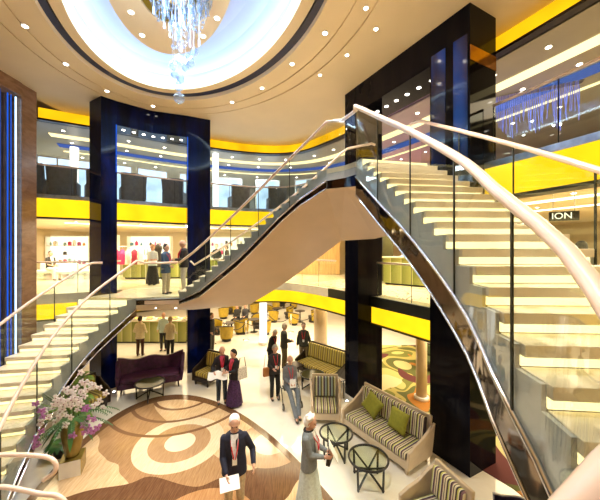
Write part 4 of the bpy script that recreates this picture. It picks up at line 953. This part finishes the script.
# glowing blue rods shaped as the chandelier's reflection in the upper right glass
t = thing('chandelier_reflection', (6.25, 8.4, 9.11), label='row of slim blue rods shaped as the chandelier reflected in the upper right deck glass', cat='reflection', rz=-.5)
q = MB(); q.box((0, 0, -.01), (2.9, .25, .03)); q.build('reflection_bar', chrome, t)
rodm = em('reflected_chandelier_glow', (.28, .32, 1), .6, .5, 6)
for k in range(64):
    x_ = -1.4+k*.044; l_ = .72+.22*sin(k*.5)+random.uniform(-.1, .1); z0_ = -random.uniform(.15, .35); q = MB(); q.tube([(x_, random.uniform(-.1, .1), 0), (x_, 0, z0_), (x_+random.uniform(-.06, .06), random.uniform(-.08, .08), z0_-l_)], [.003, .012, .008], 6); q.build('rod', rodm, t)

# white benches at the far left of the mid deck
def bench(loc, rz, L, label):
    t = thing('bench', loc, rz=rz, label=label, cat='bench'); q = MB(); q.box((0, 0, .40), (L, .6, .16)); q.build('seat', white_m, t, bevel=.06, seg=3); q = MB(); q.box((0, .26, .62), (L, .12, .36)); q.build('backrest', white_m, t, bevel=.05, seg=3)
    for s_ in (-1, 1): q = MB(); q.box((s_*(L/2-.15), 0, .16), (.06, .5, .32)); q.build('leg', chrome, t)
bench((-11.95, 14.15, 3.15), 0, 1.9, 'white padded bench under the seated woman on the mid deck')
bench((-10.2, 14.6, 3.15), 0, 1.2, 'short white padded bench right of the seated woman')

# ------------------------------------------------------------------ plants
gr1 = pm('deep_green_leaf', (.035, .11, .02), .45, var=.5, scale=6); gr2 = pm('bright_green_leaf', (.14, .26, .03), .5, var=.4, scale=6)
lil = pm('lilac_petal', (.50, .20, .55), .5, var=.25, scale=20); whp = pm('white_petal', (.86, .82, .84), .5, var=.05); mag = pm('maroon_flower_heart', (.25, .02, .12), .5)
gold = pm('olive_gold_ceramic', (.27, .20, .045), .25, .3, var=.18, scale=4)
t = thing('plinth', (-4.72, 6.02, 0), rz=.42, label='low white and gold plinth under the flower vase', cat='plinth')
q = MB(); q.box((0, 0, .17), (.38, .38, .34)); q.build('block', gold, t, bevel=.006); q = MB(); q.box((0, -.192, .17), (.36, .008, .32)); tag(q.build('front_face', white_m, t), 'white front face')
t = thing('vase', (-4.72, 6.02, .34), label='tall olive gold vase standing on the white plinth', cat='vase')
q = MB(); q.lathe([(.11, 0), (.13, .05), (.17, .25), (.20, .48), (.205, .62), (.19, .70), (.17, .70), (.15, .6)], n=28); q.build('body', gold, t)
fa = thing('flower_arrangement', (-4.72, 6.02, 1.06), rz=.5, label='spray of white and lilac orchids with ferns in the gold vase', cat='flowers'); fa.scale = (1.1, 1.1, 1.15)
def leaf(mb, base, d, L, wd, droop=.6, n=8):
    d = Vector(d).normalized(); side = d.cross(Vector((0, 0, 1))); side = side.normalized() if side.length > .01 else Vector((1, 0, 0)); p = Vector(base); A = []; B = []
    for i in range(n+1):
        f = i/n; w_ = wd*sin(pi*min(1, f*.95+.05))**.8; A.append(p+side*w_+Vector((0, 0, w_*.3))); B.append(p-side*w_+Vector((0, 0, w_*.3))); dd = d+Vector((0, 0, -droop*f*1.5)); p = p+dd.normalized()*L/n
    mb.strip(A, B); return p
def fern(mb, base, d, L, wd, droop=.8):
    d = Vector(d).normalized(); p = Vector(base); pts = [p.copy()]; n = 16
    for i in range(n):
        f = i/n; dd = (d+Vector((0, 0, -droop*f*1.6))).normalized(); p = p+dd*L/n; pts.append(p.copy()); side = dd.cross(Vector((0, 0, 1))).normalized()
        if i > 1:
            for s_ in (-1, 1): leaf(mb, p, side*s_+dd*.5+Vector((0, 0, -.15)), wd*(1-f)**.6+.02, .009, .3, 3)
    mb.tube(pts, .005, 5)
rnd = random.Random(3)
for k in range(16):
    a = k*2.4; q = MB(); el = rnd.uniform(-.1, .9); fern(q, (0, 0, .02), (cos(a), sin(a)*.7, el), rnd.uniform(.55, .85), .10); q.build('fern_frond', gr1, fa)
for k in range(7):
    a = pi/2+.9+k*.28; q = MB(); leaf(q, (0, 0, .05), (cos(a)*.9, .1, 1.1), rnd.uniform(.55, .8), .012, .2); q.build('palm_blade', gr1, fa)
for k in range(5):
    a = -2.6+k*.35; q = MB(); leaf(q, (0, 0, .05), (cos(a), sin(a)*.3, -.1), .6, .05, 1.1); q.build('broad_leaf', gr1, fa)
def orchid(loc, mat, s, q):
    l = Vector(loc)
    for j in range(5):
        a = j*2*pi/5+rnd.random(); R_ = Matrix.Rotation(a, 3, 'Y'); q.cur = 0; q.ell(l+R_ @ Vector((0, 0, s*.55)), (s*.34, s*.10, s*.5), 8, R_)
    q.cur = 1; q.ell(l+Vector((0, -s*.15, 0)), (s*.16, s*.2, s*.16), 6); q.cur = 0
for k in range(74):
    if k < 52: x_ = rnd.gauss(.03, .24); z_ = .38+rnd.gauss(-.02, .16)+.15*(x_ > 0); y_ = -.18-rnd.random()*.22+.3*abs(x_); mt = whp
    elif k < 68: x_ = rnd.choice((-.36, .22, .3, .34, .05)) + rnd.gauss(0, .06); z_ = rnd.uniform(-.15, .35) if x_ > 0 else rnd.uniform(.3, .62); y_ = -.3; mt = lil
    else: x_ = -.45+rnd.gauss(0, .05); z_ = -.1+rnd.gauss(0, .05); y_ = -.2; mt = lil
    q = MB(); orchid((x_, y_, z_), mt, rnd.uniform(.048, .07), q); q.build('orchid_bloom', [mt, mag], fa)
for k in range(10):
    q = MB(); x_ = rnd.uniform(-.5, .4); q.tube([(0, 0, .0), (x_*.4, -.1, .3), (x_, -.2, .45+rnd.uniform(-.2, .2))], .006, 5); q.build('stem', gr2, fa)
t = thing('potted_plant', (-5.62, 7.35, 0), label='leafy bright green plant in a dark pot under the left stairs', cat='plant'); t.scale = (1.25, 1.25, 1.12); q = MB(); q.lathe([(.15, 0), (.2, .35), (.18, .36)], n=20); q.build('pot', blackmet, t)
q = MB(); q.tube([(0, 0, .3), (.03, 0, .9)], .02, 6); q.build('stem', darkwood, t)
for k in range(46):
    a = k*2.4; q = MB(); h_ = .55+.9*(k/46); leaf(q, (.02, 0, h_-.25), (cos(a), sin(a), 1.1), .33, .07, 1.1, 6); q.build('leaf', gr2, t)
t = thing('potted_plant', (-5.35, 6.5, 0), label='low dark leafed plant on the floor beside the left stair stringer', cat='plant'); q = MB(); q.lathe([(.13, 0), (.16, .25), (.14, .26)], n=18); q.build('pot', blackmet, t)
for k in range(22):
    a = k*2.4; q = MB(); leaf(q, (0, 0, .22), (cos(a), sin(a), .7), .36, .06, 1.0, 6); q.build('leaf', gr1, t)

# ------------------------------------------------------------------ people
skin_m = pm('skin', (.62, .36, .26), .5, var=.06, scale=20); eye_m = pm('eye_dark', (.03, .02, .02), .3); lip_m = pm('lip', (.45, .14, .12), .5)
lany = pm('red_lanyard', (.65, .02, .03), .6); shoe_m = pm('black_shoe', (.015, .013, .012), .35)
_cm = {}
def cloth(c, var=.15):
    k = tuple(c)
    if k not in _cm: _cm[k] = pm('cloth_%d' % len(_cm), c, .8, var=var, scale=25, bump=.15)
    return _cm[k]
def cap(mb, a, b, ra, rb, n=10):
    a = Vector(a); b = Vector(b); mb.ell(a, (ra,)*3, n); mb.ell(b, (rb,)*3, n); mb.tube([a, a.lerp(b, .5), b], [ra, (ra+rb)/2, rb], n)
def remesh(mb, name, mat, parent, vox, smooth=4):
    o = mb.build(name, mat, parent); r = o.modifiers.new('r', 'REMESH'); r.mode = 'VOXEL'; r.voxel_size = vox; r.use_smooth_shade = True
    s_ = o.modifiers.new('s', 'SMOOTH'); s_.iterations = smooth; s_.factor = .5
    dg = bpy.context.evaluated_depsgraph_get(); me = bpy.data.meshes.new_from_object(o.evaluated_get(dg)); o.modifiers.clear(); old = o.data; o.data = me
    if not me.materials: me.materials.append(mat)
    for p in me.polygons: p.use_smooth = True
    bpy.data.meshes.remove(old); return o
def loft(mb, secs, n=18):   # elliptical sections (x,y,z,rx,ry)
    vs = []
    for (x_, y_, z_, rx, ry) in secs:
        for k in range(n): a = 2*pi*k/n; vs.append((x_+rx*cos(a), y_+ry*sin(a), z_))
    fs = [(i*n+k, i*n+(k+1) % n, (i+1)*n+(k+1) % n, (i+1)*n+k) for i in range(len(secs)-1) for k in range(n)]
    fs += [tuple(range(n))[::-1], tuple(range((len(secs)-1)*n, len(secs)*n))]; mb.add(vs, fs, True)
def person(loc, face, h, label, top, bottom, hair=(.55, .52, .5), hairstyle='short', skirt=None, sit=False, hl=(.10, -.28, 1.05), hr=(-.10, -.28, 1.05), nod=.15, turn=0, lean=0,
           vox=.013, lanyard=True, shirt=None, coat_len=.84, legs=((.10, 0), (-.10, 0)), sleeve=1.0, collar=None, bulk=1.0, seat_z=.47, knees=None, feet=None):
    k = h/1.74; t = thing('person', loc, face, label, 'person'); t.scale = (k, k, k)
    dz = (seat_z+.09)/k-.93 if sit else 0
    hip = Vector((0, 0, .93+dz)); B_ = bulk
    def T(x_, y_, z_):   # upper body point with forward lean about the hip
        d = z_-.93; return Vector((x_, y_-sin(lean)*d, .93+dz+cos(lean)*d))
    sh = {1: T(.172*B_, 0, 1.40), -1: T(-.172*B_, 0, 1.40)}
    hands = {1: Vector(hl)+Vector((0, 0, dz)), -1: Vector(hr)+Vector((0, 0, dz))}
    elb = {}
    for s_ in (1, -1):
        a, b = sh[s_], hands[s_]; d = b-a; L = d.length; la = .29; lb = .26
        if L > la+lb-.01: d = d*((la+lb-.01)/L); hands[s_] = b = a+d; L = d.length
        x_ = (L*L+la*la-lb*lb)/(2*L); hh = sqrt(max(0, la*la-x_*x_)); u = d.normalized(); pole = Vector((s_*.30, .85, -.30)); pole = (pole-u*pole.dot(u)).normalized(); elb[s_] = a+u*x_+pole*hh
    ank = {}; kn = {}; hp = {}
    for s_, i in ((1, 0), (-1, 1)):
        hp[s_] = Vector((s_*.09, 0, .90+dz)); ofs = legs[i]
        if sit:
            kn[s_] = Vector(knees[i]) if knees else Vector((s_*.12, -.44, .52/k+.0)); ank[s_] = Vector(feet[i]) if feet else Vector((s_*.12, -.46, .09))
        else:
            ank[s_] = Vector((ofs[0]*1.0, ofs[1], .085)); kn[s_] = (hp[s_]+ank[s_])*.5+Vector((0, -.03, .02))
    head = T(0, -.02, 1.63); hd = head+Vector((0, -sin(nod)*.05, 0)); RH = (Matrix.Rotation(turn, 3, 'Z') @ Matrix.Rotation(nod+lean*.5, 3, 'X'))*1.11
    H = lambda x_, y_, z_: hd+RH @ Vector((x_, y_, z_))
    m = MB()   # ---- body: one skin surface
    m.ell(H(0, .005, .03), (.075, .092, .092), 20, RH); m.ell(H(0, -.022, -.045), (.056, .066, .068), 16, RH); m.ell(H(0, -.045, -.085), (.03, .032, .028), 10, RH)
    m.ell(H(0, -.093, -.012), (.012, .020, .024), 8, RH); m.ell(H(0, -.085, .03), (.045, .012, .010), 8, RH); m.ell(H(0, -.084, -.055), (.026, .012, .010), 8, RH)
    for s_ in (-1, 1): m.ell(H(s_*.077, .01, -.01), (.012, .02, .032), 8, RH)
    cap(m, T(0, .01, 1.44), H(0, .01, -.06), .056, .052)
    loft(m, [(*T(0, 0, z_), rx*B_, ry*B_) for z_, rx, ry in [(.88, .15, .10), (.98, .155, .105), (1.12, .135, .095), (1.28, .155, .105), (1.40, .16, .095), (1.46, .10, .07), (1.5, .05, .05)]])
    for s_ in (1, -1):
        cap(m, sh[s_]-Vector((s_*.03, 0, .01)), elb[s_], .052, .038); cap(m, elb[s_], hands[s_], .038, .026)
        # hand: palm, four fingers bent inwards, thumb
        fd = (hands[s_]-elb[s_]).normalized(); inw = Vector((-s_, 0, -.2)); inw = (inw-fd*inw.dot(fd)).normalized(); sd = fd.cross(inw)
        pc = hands[s_]+fd*.045; Rm = Matrix((sd, inw, fd)).transposed(); m.ell(pc, (.042, .018, .052), 10, Rm)
        for j, L in enumerate((.060, .072, .068, .052)):
            b0 = pc+fd*.04+sd*(-.030+.020*j); b1 = b0+fd*L*.5+inw*.008; b2 = b1+fd*L*.3+inw*L*.4; cap(m, b0, b1, .0095, .0085, 6); cap(m, b1, b2, .0085, .007, 6)
        up = 1 if sd.z > 0 else -1; b0 = pc+sd*up*.034-fd*.015; b1 = b0+sd*up*.028+fd*.03+inw*.012; cap(m, b0, b1, .013, .010, 6); cap(m, b1, b1+fd*.028+inw*.01, .010, .008, 6)
        cap(m, hp[s_], kn[s_], .082*B_, .056); cap(m, kn[s_], ank[s_], .054, .036); cap(m, ank[s_], ank[s_]+Vector((0, -.12, -.05)), .036, .028)
    remesh(m, 'body', skin_m, t, vox)
    # ---- clothes
    m = MB(); cb = .93-(.93-coat_len) if not sit else .90
    loft(m, [(*T(0, 0, z_), rx*B_, ry*B_) for z_, rx, ry in [(cb, .195, .145), (.98, .185, .135), (1.12, .168, .125), (1.28, .180, .130), (1.40, .175, .115), (1.47, .115, .085), (1.49, .075, .07)]])
    for s_ in (1, -1):
        cap(m, sh[s_]-Vector((s_*.02, 0, .01)), elb[s_], .062*B_, .053)
        if sleeve > .6: e = elb[s_].lerp(hands[s_], .86); cap(m, elb[s_], e, .056, .042)
    remesh(m, 'jacket' if shirt else 'top', cloth(top), t, vox, 3)
    if shirt:   # shirt front showing in the open jacket
        m = MB()
        f = [T(x_, -y_*B_, z_) for x_, y_, z_ in [(-.062, .085, 1.48), (.062, .085, 1.48), (.055, .160, 1.34), (.045, .168, 1.22), (.012, .168, 1.04), (-.012, .168, 1.04), (-.045, .168, 1.22), (-.055, .160, 1.34)]]
        f2 = [p+Vector((0, .03, 0)) for p in f]; nn = len(f); m.add(f+f2, [tuple(range(nn)), tuple(range(nn, 2*nn))]+[(i, (i+1) % nn, nn+(i+1) % nn, nn+i) for i in range(nn)]); m.build('shirt_front', cloth(shirt), t, bevel=.006)
    if collar:
        m = MB(); m.tube([T(.08*cos(a*pi/8), .01+.075*sin(a*pi/8), 1.475) for a in range(17)], .024, 8); m.build('collar', cloth(collar), t)
    if lanyard:
        m = MB(); m.tube([T(.055, .03, 1.49), T(.068, -.07, 1.45), T(.045, -.172*B_, 1.30), T(.012, -.180*B_, 1.14), T(-.012, -.180*B_, 1.14), T(-.045, -.172*B_, 1.30), T(-.068, -.07, 1.45), T(-.055, .03, 1.49)], .009, 6); lo_ = m.build('lanyard', lany, t)
        m = MB(); p = T(0, -.182*B_, 1.10); m.box(p, (.075, .008, .10)); m.build('badge', paper, lo_)
    if skirt:
        m = MB(); zz = [(.06 if skirt == 'long' else .12), .3, .6, .85, .97]; rr = [(.27, .25), (.25, .21), (.21, .17), (.168, .125), (.145, .105)]
        n = 40; vs = []
        for (z_, (rx, ry)) in zip(zz, rr):
            for j in range(n): a = 2*pi*j/n; fo = 1+.06*(1-z_)*sin(a*9); vs.append((rx*fo*cos(a)*B_, ry*fo*sin(a)*B_, z_))
        m.add(vs, [(i*n+j, i*n+(j+1) % n, (i+1)*n+(j+1) % n, (i+1)*n+j) for i in range(4) for j in range(n)], True); m.add([vs[j] for j in range(n)], [tuple(range(n))]); m.build('skirt', cloth(bottom, .15 if skirt != 'long' or bottom[1] > .1 else .6), t)
    else:
        m = MB(); m.ell((0, 0, .92+dz), (.175*B_, .125*B_, .12), 14)
        for s_ in (1, -1): cap(m, hp[s_], kn[s_], .102*B_, .072); cap(m, kn[s_], ank[s_]+Vector((0, 0, .02)), .072, .058)
        remesh(m, 'trousers', cloth(bottom), t, vox, 3)
    for s_ in (1, -1):
        m = MB(); A_ = ank[s_]; fy = -1; m.ell(A_+Vector((0, .01, -.045)), (.042, .05, .042), 10); m.ell(A_+Vector((0, -.10, -.052)), (.045, .09, .032), 12); remesh(m, 'shoe', shoe_m, t, .012, 2)
    for s_ in (-1, 1):
        m = MB(); m.ell(H(s_*.030, -.083, .012), (.012, .007, .007), 8, RH); m.build('eye', eye_m, t)
    m = MB(); m.ell(H(0, -.096, -.055), (.022, .006, .005), 8, RH); m.build('mouth', lip_m, t)
    if hairstyle != 'bald':
        m = MB(); m.ell(H(0, .024, .050), (.083, .090, .084), 16, RH); m.ell(H(0, .040, .005), (.084, .066, .085), 16, RH)
        if hairstyle in ('bob', 'curly'): m.ell(H(0, .042, .0), (.094, .074, .110), 16, RH)
        if hairstyle == 'curly':
            for j in range(14): a = j*2.4; m.ell(H(.075*cos(a), .03+.07*sin(a), .05+.05*sin(j*1.7)), (.03,)*3, 8, RH)
        if hairstyle == 'pulled': m.ell(H(0, .10, .05), (.04, .04, .04), 10, RH)
        m.ell(H(0, .060, -.02), (.070, .048, .06), 12, RH)
        remesh(m, 'hair', cloth(hair), t, .012, 2)
    else:
        m = MB(); m.ell(H(0, .045, -.005), (.082, .062, .040), 14, RH); remesh(m, 'hair', cloth(hair), t, .012, 2)
    return t
def held(name, parent_loc, face, k, pts, mat, label, cat, dims, rot=(0, 0, 0)):
    """a thing held by a person: placed in the world from the person's frame"""
    a = atan2(face[1], face[0])+pi/2; R_ = Matrix.Rotation(a, 3, 'Z'); p = Vector(parent_loc)+R_ @ (Vector(pts)*k)
    q = MB(); q.box((0, 0, 0), dims); o = q.build(name, mat); o.location = p; o.rotation_euler = (rot[0], rot[1], a+rot[2]); return tag(o, label, cat)
GW, WH, GY = (.70, .68, .66), (.85, .84, .82), (.30, .29, .28)
# front pair
f1 = (.25, -1); l1 = (-1.12, 4.95, 0)
person(l1, f1, 1.78, 'white haired man in navy jacket with red lanyard holding papers, front centre', (.010, .013, .035), (.52, .44, .30), WH, 'short', shirt=(.75, .76, .8), hl=(.30, -.22, 1.02), hr=(-.13, -.30, .98), nod=.22, lean=.03, vox=.009, bulk=1.08, coat_len=.80)
held('paper_sheet', l1, f1, 1.02, (-.08, -.40, .93), paper, 'white sheet of paper in the hand of the navy jacket man', 'paper', (.30, .012, .20), (-1.0, 0, .1))
f2 = (.95, -.35); l2 = (.16, 5.15, 0)
person(l2, f2, 1.66, 'white haired woman in grey tweed jacket and pale skirt, reading at the front', (.19, .22, .24), (.52, .61, .60), WH, 'curly', skirt='long', shirt=(.8, .8, .78), hl=(.06, -.34, 1.12), hr=(-.08, -.32, 1.10), nod=.25, vox=.009, collar=(.02, .02, .02), bulk=1.05, coat_len=.80)
held('paper_sheet', l2, f2, .96, (.0, -.46, 1.18), paper, 'folded white paper held up by the woman in grey tweed', 'paper', (.22, .012, .30), (-.5, 0, .3))
t = thing('handbag', (.52, 5.12, .86), f2, 'small black handbag hanging from the arm of the woman in grey', 'bag'); q = MB(); q.hexa([(-.13, -.04, 0), (.13, -.04, 0), (.13, .04, 0), (-.13, .04, 0), (-.09, -.025, .17), (.09, -.025, .17), (.09, .025, .17), (-.09, .025, .17)]); q.build('pouch', lblk, t, bevel=.015); q = MB(); q.tube([(-.07, 0, .16), (-.05, 0, .30), (.05, 0, .30), (.07, 0, .16)], .008, 6); q.build('strap', lblk, t)
# couple reading a newspaper
f3 = (.35, -.95); l3 = (-2.36, 8.75, 0)
person(l3, f3, 1.70, 'bald man in dark suit and tie reading with the woman beside him', (.012, .010, .016), (.03, .05, .09), (.5, .45, .42), 'bald', shirt=(.55, .05, .12), hl=(.05, -.32, 1.12), hr=(-.25, -.30, 1.08), nod=.4, lean=.06)
f4 = (-.55, -.85); l4 = (-1.95, 8.6, 0)
person(l4, f4, 1.64, 'dark haired woman in black with long purple patterned skirt, reading', (.010, .010, .014), (.05, .015, .07), (.012, .010, .012), 'bob', skirt='long', hl=(.05, -.30, 1.15), hr=(-.12, -.32, 1.10), nod=.4, shirt=(.5, .05, .1))
t = thing('newspaper', (-2.38, 8.42, 1.10), label='open white newspaper held between the couple', cat='newspaper', rz=.1); q = MB(); A = []; B = []
for i in range(12): f = -1+i/5.5; A.append(Vector((f*.28, .02-.06*cos(f*2), .02*cos(f*5)-.06*abs(f)))); B.append(A[-1]+Vector((0, -.17, -.16)))
q.sheet(A, B, [p+Vector((0, 0, .006)) for p in A], [p+Vector((0, 0, .006)) for p in B]); q.build('sheets', paper, t)
t = thing('handbag', (-1.72, 8.62, .78), label='white patterned shoulder bag on the woman in the purple skirt', cat='bag', rz=.8); q = MB(); q.hexa([(-.17, -.05, 0), (.17, -.05, 0), (.17, .05, 0), (-.17, .05, 0), (-.15, -.03, .34), (.15, -.03, .34), (.15, .03, .34), (-.15, .03, .34)]); q.build('pouch', pm('white_patterned_cloth', (.7, .66, .6), .7, var=.4, scale=30), t, bevel=.02); q = MB(); q.tube([(-.13, 0, .33), (-.08, 0, .62), (.08, 0, .62), (.13, 0, .33)], .012, 6); q.build('strap', lblk, t)
# group by the rollator
person((-.78, 8.95, 0), (.35, -.95), 1.66, 'grey haired woman in black patterned top standing left of the rollator', (.03, .028, .03), (.008, .008, .010), (.38, .37, .36), 'short', hl=(.05, -.26, 1.12), hr=(-.12, -.26, 1.08), nod=.4)
t = thing('handbag', (-1.03, 8.92, .70), label='tan leather bag on the hip of the woman in black', cat='bag', rz=.4); q = MB(); q.box((0, 0, .15), (.22, .10, .28)); q.build('pouch', pm('tan_leather', (.42, .16, .04), .5), t, bevel=.03); q = MB(); q.tube([(-.08, 0, .28), (-.04, .0, .66), (.06, 0, .66), (.08, 0, .28)], .008, 6); q.build('strap', pm('tan_strap', (.35, .13, .03), .5), t)
lr = (-.30, 8.62, 0); fr_ = (.28, -.96)
person(lr, fr_, 1.76, 'man in grey sweater sitting on a rollator holding a white booklet', (.17, .18, .20), (.14, .17, .21), (.45, .33, .28), 'bald', sit=True, seat_z=.54, hl=(.09, -.26, 1.06), hr=(-.09, -.26, 1.06), nod=.1, knees=((.12, -.42, .56), (-.10, -.42, .56)), feet=((.05, -.80, .12), (-.05, -.86, .10)), shirt=None)
held('booklet', lr, fr_, 1.0, (0, -.34, .78), paper, 'white booklet in the hands of the man on the rollator', 'booklet', (.18, .012, .22), (-.4, 0, 0))
t = thing('rollator', (-.30, 8.66, 0), fr_, 'black wheeled rollator under the man in the grey sweater', 'walker')
q = MB(); q.box((0, 0, .50), (.42, .30, .035)); q.build('seat', lblk, t, bevel=.01)
for s_ in (-1, 1):
    q = MB(); q.tube([(s_*.27, .30, .08), (s_*.27, .12, .5), (s_*.27, .28, .92), (s_*.27, .40, .95)], .014, 8); q.tube([(s_*.27, -.30, .10), (s_*.27, -.05, .5), (s_*.27, .15, .56)], .014, 8); q.tube([(s_*.27, 0, .5), (s_*.2, 0, .49)], .012, 8); q.build('side_frame', blackmet, t)
    for y_ in (-.30, .30): q = MB(); q.tube([(s_*.27+.09*0-.018, y_, .10), (s_*.27+.018, y_, .10)], .095, 18); wh_ = q.build('wheel', lblk, t); q = MB(); q.tube([(s_*.27-.022, y_, .10), (s_*.27+.022, y_, .10)], .05, 14); q.build('hub', pm('grey_hub', (.4, .4, .4), .4), wh_)
person((-1.10, 11.0, 0), (.8, -.6), 1.62, 'stooping grey haired woman in black jacket behind the rollator group', (.010, .010, .012), (.012, .012, .014), (.60, .57, .54), 'short', hl=(.05, -.30, 1.02), hr=(-.1, -.3, 1.02), nod=.6, lean=.25)
person((-.62, 11.2, 0), (.8, .35), 1.74, 'man in dark green jacket standing sideways behind the rollator', (.045, .045, .035), (.15, .11, .05), (.42, .36, .30), 'short', hl=(.06, -.28, 1.06), hr=(-.1, -.28, 1.06), nod=.2, lanyard=False)
person((.14, 11.4, 0), (-.05, -1), 1.72, 'man in dark jacket with red lanyard standing left of the gold sofa', (.035, .038, .030), (.25, .20, .12), (.12, .09, .07), 'short', hl=(.27, -.05, .86), hr=(-.25, -.05, .86), nod=.2)
person((-3.98, 13.0, 0), (.9, -.3), 1.76, 'man in black standing behind the right navy pillar on the ground floor', (.010, .010, .012), (.05, .045, .035), (.10, .07, .05), 'short', hl=(.2, -.12, .95), hr=(-.2, -.12, .95), lanyard=False)
# diners behind the purple settee, seen from behind
person((-6.95, 12.6, 0), (-.1, 1), 1.70, 'person in white shirt seen from behind at the serving counter, left', (.75, .68, .50), (.06, .02, .012), (.03, .02, .015), 'short', hl=(.2, -.2, 1.0), hr=(-.2, -.2, 1.0), lanyard=False, coat_len=.78)
person((-6.25, 13.3, 0), (.1, -1), 1.72, 'person in pale blue shirt facing us between the two white shirts', (.50, .66, .72), (.02, .02, .025), (.5, .35, .25), 'bald', hl=(.2, -.2, 1.0), hr=(-.2, -.2, 1.0), lanyard=False)
person((-5.6, 12.5, 0), (.1, 1), 1.70, 'person in cream shirt and black trousers seen from behind at the counter', (.72, .66, .52), (.012, .012, .015), (.40, .32, .2), 'short', hl=(.2, -.2, 1.0), hr=(-.2, -.2, 1.0), lanyard=False, coat_len=.78)
person((-4.75, 12.9, 0), (-.9, .3), 1.62, 'person in long white coat near the right navy pillar on the ground floor', (.80, .76, .66), (.78, .72, .6), (.6, .5, .35), 'bob', hl=(.1, -.28, 1.0), hr=(-.1, -.28, 1.0), lanyard=False)
# far lounge guests
for (u_, v_, c, lab) in [(232, 334, (.02, .02, .02), 'seated guest in black on the left of the far lounge'), (241, 333, (.05, .05, .06), 'seated guest in dark grey in the far lounge behind the rope post')]:
    p = gp(u_, v_); person((p[0], p[1]+1.3, 0), (-.3, -1), 1.72, lab, c, (.02, .02, .02), (.45, .40, .35), 'short', sit=True, lanyard=False, vox=.02)
# mid landing people
person((-6.1, 12.0, 3.15), (.1, -1), 1.66, 'woman in white top and long black skirt standing on the mid deck', (.72, .78, .78), (.012, .010, .008), (.50, .26, .10), 'bob', skirt='long', hl=(.10, -.24, 1.10), hr=(-.10, -.24, 1.10), lanyard=False, sleeve=.5)
person((-4.42, 9.55, 3.155), (.95, -.25), 1.62, 'dark haired person in blue jacket and beige trousers on the mid landing', (.035, .075, .16), (.50, .42, .30), (.02, .015, .012), 'short', hl=(.10, -.3, 1.08), hr=(-.10, -.26, 1.0), nod=.15, vox=.011, coat_len=.74)
person((-3.98, 9.95, 3.155), (-.85, -.5), 1.76, 'balding man in black jacket and pale trousers on the mid landing', (.015, .010, .012), (.55, .50, .42), (.62, .55, .50), 'bald', hl=(.10, -.3, 1.10), hr=(-.10, -.3, 1.10), nod=.35, vox=.011, bulk=1.08, shirt=(.35, .02, .04))
person((-12.05, 14.0, 3.15), (.9, -.3), 1.70, 'woman in black and white dress sitting sideways on the white bench', (.03, .03, .03), (.75, .70, .65), (.03, .02, .02), 'pulled', sit=True, seat_z=.50, lanyard=False, shirt=(.85, .82, .8), sleeve=.5)
person((-4.55, 15.8, 3.15), (.2, -1), 1.75, 'shopper in black standing on the mid deck right of the navy portal', (.012, .012, .012), (.02, .02, .02), (.05, .03, .02), 'short', hl=(.2, -.2, 1.0), hr=(-.2, -.2, 1.0), lanyard=False, vox=.02)
person((-4.0, 15.9, 3.15), (-.9, -.2), 1.70, 'shopper in dark coat beside the shopper in black on the mid deck', (.02, .018, .016), (.03, .03, .03), (.12, .08, .05), 'short', hl=(.2, -.2, 1.0), hr=(-.2, -.2, 1.0), lanyard=False, vox=.02)
person((6.4, 6.75, 3.15), (-.6, -.8), 1.40, 'dark dressed person at the bar seen through the right stair glass', (.02, .02, .02), (.02, .02, .02), (.03, .02, .02), 'short', lanyard=False, vox=.02)
person((5.05, 5.2, 3.15), (.3, .9), 1.58, 'grey dressed person beyond the right stair handrail', (.10, .10, .10), (.03, .03, .03), (.03, .02, .02), 'short', lanyard=False, vox=.02, hl=(.2, -.2, 1.0), hr=(-.2, -.2, 1.0))
# dark chair on the carpet and far tables
sofa('armchair', (5.0, 11.2, 0), (-.5, -.8), .8, 'dark green armchair on the carpet beyond the striped sofa', 'armchair', lblk, pm('dark_green_cloth', (.05, .07, .02), .7), back_h=.85)
